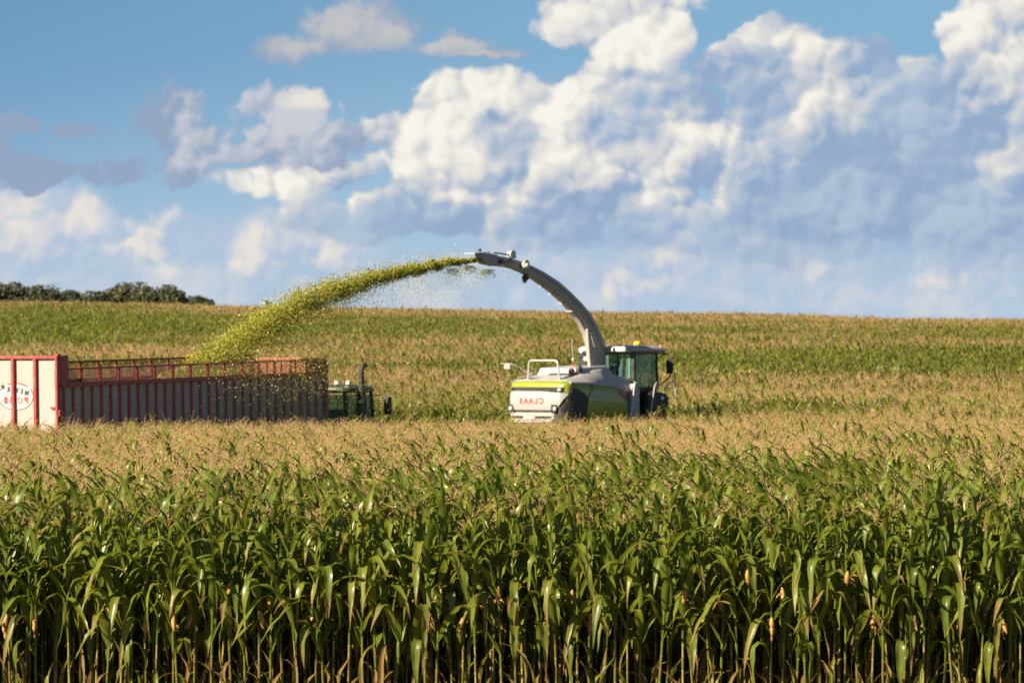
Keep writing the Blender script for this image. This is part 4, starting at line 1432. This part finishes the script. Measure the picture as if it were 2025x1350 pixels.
    MB().tube([(1.32, 4.45, 2.72), (1.42, 4.6, 2.95), (1.5, 4.78, 3.1), (1.5, 4.8, 2.5)], 0.022, 8).build('handrail', M_CHROME, t, True)
    MB().lathe([(0.001, 0), (0.05, 0.004), (0.045, 0.03), (0.001, 0.045)], 12, (1.12, 4.42, 2.93), 'x').build('indicator', M_ORANGE, t, True)
    # hydraulic and lamp cluster beside the spout foot
    cl = MB().box((-0.52, 2.85, 3.62), (0.3, 0.14, 0.3)).box((-0.8, 2.86, 3.3), (0.16, 0.14, 0.36)).box((-0.62, 2.86, 3.74), (0.16, 0.16, 0.1))
    cl.tube([(-0.3, 2.8, 3.5), (-0.36, 2.7, 3.85), (-0.2, 2.7, 4.0)], 0.022, 8).tube([(-0.25, 2.82, 3.5), (-0.45, 2.72, 3.9), (-0.25, 2.72, 4.02)], 0.018, 8)
    cl.tube([(-0.15, 2.9, 3.2), (-0.16, 2.85, 4.0)], 0.03, 8).tube([(-0.28, 2.9, 3.2), (-0.26, 2.85, 3.75)], 0.03, 8)
    cl = cl.build('lamp_cluster', M_BLACK, t, bevel=0.02)
    for x, z, r_ in ((-0.5, 3.95, 0.09), (-0.36, 4.0, 0.075), (-0.33, 3.7, 0.08), (-0.82, 3.68, 0.05), (-0.2, 3.8, 0.04), (-0.2, 3.66, 0.035), (-0.82, 3.4, 0.07)):
        MB().lathe([(0.001, -0.05), (r_ * 0.8, -0.045), (r_, 0.0), (r_ * 0.6, 0.08), (0.001, 0.09)], 14, (x, 2.72, z), 'y').build('work_lamp', M_LENS, cl, True)
    # turret and discharge spout
    fore = Vector((math.sin(th), math.cos(th), 0))
    right = Vector((math.cos(th), -math.sin(th), 0))
    piv_w, dw = Vector((2.62, 116.77, 0)), Vector((-0.643, -0.766, 0))
    org = Vector((0.76, 114.74, 0.3))
    p0 = piv_w - org
    px_, py_ = p0.dot(right), p0.dot(fore)
    dx, dy = dw.dot(right), dw.dot(fore)
    nv = Vector((0, 0, 1)).cross(dw)
    nx, ny = nv.dot(right), nv.dot(fore)

    def SP(u, z, w=0.0):
        return Vector((px_ + dx * u + nx * w, py_ + dy * u + ny * w, z - 0.3))
    outer = [(-0.25, 3.6), (-0.246, 4.379), (-0.12, 4.64), (0.173, 5.031), (0.547, 5.42), (0.92, 5.69), (1.45, 6.02), (1.987, 6.31), (2.717, 6.60), (3.32, 6.778), (3.838, 6.896), (4.313, 6.978), (4.9, 7.03)]
    inner = [(0.38, 3.6), (0.50, 4.35), (0.672, 4.741), (0.98, 5.12), (1.38, 5.45), (1.70, 5.68), (2.2, 5.955), (2.65, 6.17), (3.2, 6.40), (3.66, 6.56), (4.06, 6.66), (4.46, 6.71), (4.9, 6.73)]
    rings = []
    for (o_, i_) in zip(outer, inner):
        w = 0.115
        o2, i2 = Vector((o_[0], o_[1])), Vector((i_[0], i_[1]))
        m1, m2 = o2.lerp(i2, 0.12), o2.lerp(i2, 0.88)
        rings.append([SP(*o2, -w * 0.8), SP(*o2, w * 0.8), SP(*m1, w), SP(*m2, w), SP(*i2, w * 0.75), SP(*i2, -w * 0.75), SP(*m2, -w), SP(*m1, -w)])
    spo = MB().loft(rings).build('spout', M_SPOUT, t, True)
    fl = MB()                                              # stiffening flanges along both cheeks
    for s in (-1, 1):
        for k_, hh in ((0.30, 0.05), (0.8, 0.06)):
            pts = [SP(*(Vector(o_).lerp(Vector(i_), k_)), s * 0.13) for o_, i_ in zip(outer[1:], inner[1:])]
            for a_, b_ in zip(pts, pts[1:]):
                fl.bar(a_, b_, 0.04, hh, (nx, ny, 0))
    fl.build('spout_flange', M_SPOUT, spo, bevel=0.008)
    cu = MB()
    for k in range(7):
        q = 0.3 + k * 0.37
        i0 = 4 + k
        if i0 < 8:
            a_ = SP(*inner[i0])
            cu.box(a_ + Vector((0, 0, -0.02)), (0.3, 0.07, 0.05), Matrix.Rotation(-0.2, 3, 'Z'))
    cu.build('spout_bracket', M_CREAM, spo, bevel=0.01)
    fp = MB()                                              # hinged end flap
    o_, i_ = [(4.9, 7.06), (5.25, 7.09), (5.62, 7.08)], [(4.9, 6.72), (5.25, 6.76), (5.5, 6.80)]
    fp.loft([[SP(*a_, -0.15), SP(*a_, 0.15), SP(*b_, 0.15), SP(*b_, -0.15)] for a_, b_ in zip(o_, i_)])
    fp.build('spout_flap', M_CREAM, spo, bevel=0.015)
    MB().loft([[SP(5.3, 7.10, -0.2), SP(5.3, 7.10, 0.2), SP(5.3, 7.13, 0.2), SP(5.3, 7.13, -0.2)], [SP(6.0, 7.06, -0.2), SP(6.0, 7.06, 0.2), SP(6.0, 7.09, 0.2), SP(6.0, 7.09, -0.2)]]).build('spout_lip', M_WHITE, spo)
    MB().box(SP(5.55, 7.18), (0.08, 0.08, 0.09)).build('camera_block', M_BLACK, spo, bevel=0.01)
    MB().bar(SP(4.35, 6.98, 0.2), SP(4.9, 6.82, 0.2), 0.03, 0.22, (nx, ny, 0)).bar(SP(4.0, 7.05), SP(4.9, 7.12), 0.05, 0.04).build('flap_linkage', M_BLACK, spo, bevel=0.01)
    for u_, z_, w_, r_, h_ in ((4.1, 7.08, 0.0, 0.13, 0.16), (3.72, 6.8, 0.22, 0.13, 0.12)):
        br = MB()
        pts = [(u_ - r_ * math.cos(R(a_)), z_ + r_ * math.sin(R(a_))) for a_ in range(0, 181, 20)]
        pts += [(u_ + r_ * 0.95, z_ - 0.12), (u_ - r_ * 0.95, z_ - 0.12)]
        br.loft([[SP(a_, b_, w_ - h_ / 2) for a_, b_ in pts], [SP(a_, b_, w_ + h_ / 2) for a_, b_ in pts]])
        br = br.build('hinge_cover', M_WHITE, spo, bevel=0.01)
    q = SP(3.76, 6.76, 0.30)
    MB().lathe([(0.001, -0.02), (0.07, -0.01), (0.08, 0.02), (0.04, 0.06)], 16, q, 'x').build('spout_lamp', M_LENS, spo, True)
    MB().box(SP(3.52, 6.40, 0.05), (0.14, 0.16, 0.16), Matrix.Rotation(0.5, 3, 'X')).box(SP(3.56, 6.30, 0.05), (0.1, 0.1, 0.1)).build('spout_camera', M_BLACK, spo, bevel=0.015)
    MB().lathe([(0.42, 3.0), (0.42, 3.3), (0.36, 3.36), (0.3, 3.4)], 26, (px_ + 0.0, py_ + 0.05, 0)).build('spout_turret', M_DARKFRAME, t, True)
    MB().bar(SP(0.62, 3.55, 0.2), SP(0.78, 4.9, 0.2), 0.09, 0.1, (nx, ny, 0)).build('lift_cylinder', M_CREAM, spo, bevel=0.02)
    return t


harvester = make_harvester()


# ------------------------------------------------------------------ chopped maize: stream, drifting fines, heap in the trailer
def chaff_material():
    m_, N, b, out = new_mat('chopped_maize')
    f = attr(N, 'shade')
    c1 = N.mix(N.ramp(f, 0.0, 0.5, False), (0.12, 0.145, 0.010), (0.34, 0.345, 0.03))
    c2 = N.mix(N.ramp(f, 0.5, 0.93, False), c1, (0.56, 0.50, 0.10))
    colr = N.mix(N.ramp(f, 0.95, 0.97, False), c2, (0.85, 0.82, 0.68))
    N.put(b.inputs['Base Color'], colr)
    b.inputs['Roughness'].default_value = 0.6
    tr = N.new('ShaderNodeBsdfTranslucent')
    N.put(tr.inputs['Color'], colr)
    ms = N.new('ShaderNodeMixShader')
    ms.inputs[0].default_value = 0.3
    L = m_.node_tree.links.new
    L(b.outputs[0], ms.inputs[1])
    L(tr.outputs[0], ms.inputs[2])
    L(ms.outputs[0], out.inputs['Surface'])
    return m_


M_CHAFF = chaff_material()
PIV, DIRV, NRM = np.array([2.62, 116.77]), np.array([-0.643, -0.766]), np.array([0.766, -0.643])
ST_U = np.array([5.5, 5.63, 6.646, 7.76, 8.857, 9.938, 11.424, 13.085, 14.507, 15.9, 17.071, 17.7])
ST_Z = np.array([6.93, 6.92, 6.84, 6.70, 6.54, 6.35, 6.06, 5.65, 5.16, 4.52, 4.02, 3.7])


def flakes(name, pos, size, shade, label, mat=None):
    n = len(pos)
    rng = np.random.default_rng(5)
    a = rng.normal(0, 1, (n, 3))
    a /= np.linalg.norm(a, axis=1)[:, None]
    b = np.cross(a, rng.normal(0, 1, (n, 3)))
    b /= np.linalg.norm(b, axis=1)[:, None] + 1e-9
    asp = rng.uniform(0.35, 1.0, n)[:, None]
    sa, sb = a * size[:, None], b * size[:, None] * asp
    v = np.stack([pos - sa - sb, pos + sa - sb * 0.6, pos + sa * 0.8 + sb, pos - sa * 0.7 + sb], 1).reshape(-1, 3)
    f = np.arange(n * 4).reshape(-1, 4)
    me = fast_mesh(name, v, f)
    vert_attr(me, 'shade', 'FLOAT', np.repeat(shade, 4))
    o = link(name, me, None, [M_CHAFF])
    tag(o, label, kind='stuff')
    return o


def make_chaff():
    rng = np.random.default_rng(11)
    U_, Z_, Wd, S_ = [], [], [], []
    # dense jet: clumps travelling along the arc
    n = 80000
    u = 5.5 + (rng.random(n) ** 0.8) * 12.0
    q = (u - 5.5) / 12.0
    half = np.interp(u, [5.5, 6.6, 8, 10, 12, 14, 16, 17.5], [0.045, 0.10, 0.16, 0.23, 0.34, 0.46, 0.48, 0.38])
    cl = np.sin(u * 4.1 + 3 * np.sin(u * 1.7)) * 0.55 + np.sin(u * 11 + 2 * np.sin(u * 3.1)) * 0.4 + np.sin(u * 27 + 1.7) * 0.2
    dz = np.clip(rng.normal(0, 0.46, n), -2.2, 1.25) * half + cl * half * 0.34
    z = np.interp(u, ST_U, ST_Z) + dz - half * 0.25
    w = rng.normal(0, 0.55, n) * half * 1.0
    U_.append(u); Z_.append(z); Wd.append(w); S_.append(rng.beta(2.2, 2.2, n) * 0.97)
    # ragged fringe above
    n = 2600
    u = rng.uniform(6.5, 17.3, n)
    half = np.interp(u, [5.5, 8, 12, 17.5], [0.1, 0.25, 0.42, 0.4])
    U_.append(u); Z_.append(np.interp(u, ST_U, ST_Z) + half * (0.4 + rng.exponential(0.42, n))); Wd.append(rng.normal(0, 0.3, n)); S_.append(rng.random(n))
    # diffuse lower body of the fall
    n = 15000
    u = rng.triangular(9.8, 14.8, 17.2, n)
    drop = rng.exponential(0.5, n) * np.interp(u, [9.8, 12, 15], [0.15, 0.75, 1.0])
    U_.append(u); Z_.append(np.interp(u, ST_U, ST_Z) - 0.25 - drop); Wd.append(rng.normal(0, 0.4, n)); S_.append(rng.beta(2.0, 2.2, n) * 0.97)
    # clump hanging at the mouth and drops under the spout
    n = 1500
    c = rng.integers(0, 3, n)
    cu_, cz_ = np.array([6.75, 6.0, 5.2])[c], np.array([6.62, 6.72, 6.62])[c]
    U_.append(cu_ - rng.normal(0, 0.16, n) + rng.normal(0, 0.05, n)); Z_.append(cz_ - np.abs(rng.normal(0, 0.13, n))); Wd.append(rng.normal(0, 0.1, n)); S_.append(rng.random(n) * 0.3)
    # fines drifting down under the jet
    n = 13000
    u = rng.triangular(4.6, 8.2, 15.5, n)
    drop = 0.15 + rng.exponential(0.75, n)
    zz = np.interp(u, ST_U, ST_Z, left=6.75) - drop
    ok = zz > 2.6
    u, zz = u[ok], zz[ok]
    U_.append(u + rng.normal(0, 0.2, len(u))); Z_.append(zz); Wd.append(rng.normal(0.2, 0.6, len(u))); S_.append(rng.random(len(u)) ** 1.6 * 0.97)
    u, z, w, s = map(np.concatenate, (U_, Z_, Wd, S_))
    pos = np.stack([PIV[0] + DIRV[0] * u + NRM[0] * w, PIV[1] + DIRV[1] * u + NRM[1] * w, z], -1)
    size = rng.uniform(0.007, 0.019, len(u))
    dense = np.arange(len(u)) < 80000
    size[dense] *= 1.2 * rng.choice([0.8, 1.1, 1.8], dense.sum(), p=[0.62, 0.33, 0.05])
    size[-len(U_[-1]):] *= 0.62
    # veil falling past the side of the trailer, and stray bits blown over it
    n = 15000
    along = rng.triangular(5.0, 11.0, 15.5, n)
    lx = rng.uniform(1.35, 2.1, n)
    zz = 1.9 + 2.4 * rng.random(n) ** 1.2
    c, s_ = math.cos(R(31.5)), math.sin(R(31.5))
    vp = np.stack([-12.417 + c * lx + s_ * along, 97.166 - s_ * lx + c * along, zz], -1)
    n2 = 900
    vx = rng.uniform(-16.5, -9.0, n2)
    vz = 4.05 + np.abs(rng.normal(0.0, 1.6, n2)) - 0.6
    vq = np.stack([vx, rng.uniform(97, 104, n2), vz], -1)
    n3 = 900
    al = rng.uniform(0, 12, n3)
    vr = np.stack([-12.417 + c * rng.uniform(-1.5, 2.0, n3) + s_ * al, 97.166 + c * al, 2.4 + rng.uniform(0, 2.2, n3)], -1)
    extra = np.concatenate([vp, vq, vr])
    pos = np.concatenate([pos, extra])
    size = np.concatenate([size, rng.uniform(0.006, 0.016, len(extra))])
    size[-(n2 + n3):] *= rng.choice([0.6, 0.9, 1.4], n2 + n3, p=[0.65, 0.3, 0.05])
    shade = np.concatenate([s, rng.beta(2, 2, len(extra))])
    bright = rng.random(len(shade)) < np.where(np.arange(len(shade)) < 80000, 0.006, 0.05)
    shade[bright] = 1.0
    return flakes('chopped_maize', pos, size, shade, 'yellow-green stream of chopped maize flying from the spout into the trailer')


chaff = make_chaff()


def make_heap():
    rng = np.random.default_rng(21)
    n = 9000
    lx = rng.uniform(-1.1, 1.1, n)
    al = rng.uniform(0.4, 11.6, n)
    top = 2.9 + 0.75 * np.exp(-((al - 8.0) / 2.2) ** 2) - 0.2 * (lx / 1.1) ** 2
    z = top - np.abs(rng.normal(0, 0.05, n))
    c, s_ = math.cos(R(31.5)), math.sin(R(31.5))
    tilt = math.tan(R(1.2))
    pos = np.stack([-12.417 + c * lx + s_ * al, 97.166 - s_ * lx + c * al, z + 0.06 + al * tilt], -1)
    o = flakes('chopped_maize_heap', pos, rng.uniform(0.012, 0.03, n), rng.beta(2, 2, n), 'heap of chopped maize lying in the red trailer')
    # solid body under the loose top
    mb = MB()

    def fn(u, v):
        lx_, al_ = -1.15 + 2.3 * u, 0.3 + 11.4 * v
        z_ = 2.86 + 0.75 * math.exp(-((al_ - 8.0) / 2.2) ** 2) - 0.2 * (lx_ / 1.1) ** 2
        return (-12.417 + c * lx_ + s_ * al_, 97.166 - s_ * lx_ + c * al_, z_ + 0.06 + al_ * tilt)
    bm = bmesh.new()
    mb.bm.free()
    mb.bm = bm
    mb.grid(fn, 12, 40)
    me2 = bpy.data.meshes.new('heap_body')
    bm.to_mesh(me2)
    bm.free()
    me = o.data
    bm = bmesh.new()
    bm.from_mesh(me)
    bm.from_mesh(me2)
    bm.to_mesh(me)
    bm.free()
    bpy.data.meshes.remove(me2)
    return o


heap = make_heap()


# ------------------------------------------------------------------ trees beyond the crest
def tree_material():
    m_, N, b, out = new_mat('tree_leaves')
    f = attr(N, 'shade')
    rnd = obj_random(N)
    colr = N.mix(f, (0.018, 0.028, 0.010), (0.054, 0.064, 0.017))
    colr = N.mix(N.m('MULTIPLY', N.ramp(rnd, 0.5, 1.0), 0.45), colr, (0.085, 0.062, 0.018))
    N.put(b.inputs['Base Color'], colr)
    b.inputs['Roughness'].default_value = 0.7
    return m_


M_TREE = tree_material()
M_BARK = noisy('bark', (0.05, 0.035, 0.022), (0.10, 0.075, 0.05), 6.0, 0.9)


def make_tree(px, halfw, top, dist, seed, label):
    rng = np.random.default_rng(seed)
    x = (px - CX) / FPX * dist
    zb = float(ground_z(np.array([x]), np.array([dist]))[0])
    zt = CAMZ + (HY - top) / FPX * dist
    rw = halfw / FPX * dist * 1.6
    h = zt - zb
    t = empty('tree', (x, dist, zb))
    tag(t, label, 'tree', 'trees beyond the crest')
    mb = MB().tube([(0, 0, 0), (0.1, 0, h * 0.3), (0.0, 0.1, h * 0.6), (0, 0, h * 0.85)], [0.3, 0.22, 0.14, 0.04], 9)
    for k in range(7):
        a = rng.uniform(0, 6.28)
        z = h * rng.uniform(0.3, 0.6)
        mb.tube([(0, 0, z), (math.cos(a) * rw * 0.4, math.sin(a) * rw * 0.4, z + h * 0.13), (math.cos(a) * rw * 0.75, math.sin(a) * rw * 0.75, z + h * 0.2)], [0.11, 0.07, 0.02], 6)
    mb.build('trunk', M_BARK, t, True)
    nc = 60
    cz0 = h * 0.55
    cen, rad = [], []
    while len(cen) < nc:
        p = rng.uniform(-1, 1, 3)
        if np.linalg.norm(p) > 1:
            continue
        p = p / max(np.linalg.norm(p), 1e-6) * np.linalg.norm(p) ** 0.45
        q = np.array([p[0] * rw * 0.86, p[1] * rw * 0.86, cz0 + p[2] * h * 0.36])
        cen.append(q)
        rad.append(rng.uniform(0.2, 0.36) * min(rw, h * 0.5))
    cen, rad = np.array(cen), np.array(rad)
    n = 11000
    c = rng.integers(0, nc, n)
    d = rng.normal(0, 1, (n, 3))
    d /= np.linalg.norm(d, axis=1)[:, None]
    pos = cen[c] + d * (rad[c] * rng.uniform(0.55, 1.12, n) ** 0.7)[:, None]
    pos[:, 2] = np.minimum(pos[:, 2], h)
    a = rng.normal(0, 1, (n, 3))
    a /= np.linalg.norm(a, axis=1)[:, None]
    b = np.cross(a, d + 0.4 * rng.normal(0, 1, (n, 3)))
    b /= np.linalg.norm(b, axis=1)[:, None]
    sz = rng.uniform(0.09, 0.18, n)[:, None]
    v = np.stack([pos - a * sz * 1.5, pos + b * sz * 0.8, pos + a * sz * 1.5, pos - b * sz * 0.8], 1).reshape(-1, 3)
    me = fast_mesh('crown', v, np.arange(n * 4).reshape(-1, 4))
    vert_attr(me, 'shade', 'FLOAT', np.repeat(np.clip(rng.random(n) * 0.6 + rng.random(nc)[c] * 0.4, 0, 1), 4))
    link('crown', me, t, [M_TREE])
    return t


for i, (px, hw, top, dist, lb) in enumerate((
        (-20, 60, 556, 400, 'broad dark tree cut by the left edge of the photo'),
        (38, 42, 556, 408, 'tall dark tree second from the left edge, beyond the crest'),
        (85, 38, 563, 398, 'dark tree sloping down beside the tall tree at the left edge'),
        (130, 34, 575, 404, 'low olive tree left of the middle of the tree line'),
        (178, 34, 577, 396, 'low brownish tree midway between the left edge and the twin domed trees'),
        (215, 26, 583, 402, 'small brownish tree just left of the twin domed trees'),
        (264, 50, 559, 405, 'rounded dark tree, left one of the twin domed trees'),
        (316, 48, 564, 398, 'rounded dark tree, right one of the twin domed trees'),
        (352, 30, 580, 410, 'low dark tree just right of the twin domed trees'),
        (398, 27, 585, 402, 'small dark tree ending the tree line on the right'),
        (487, 14, 600, 395, 'tiny treetop showing alone above the crest, right of the tree line'))):
    make_tree(px, hw, top, dist, 50 + i, lb)
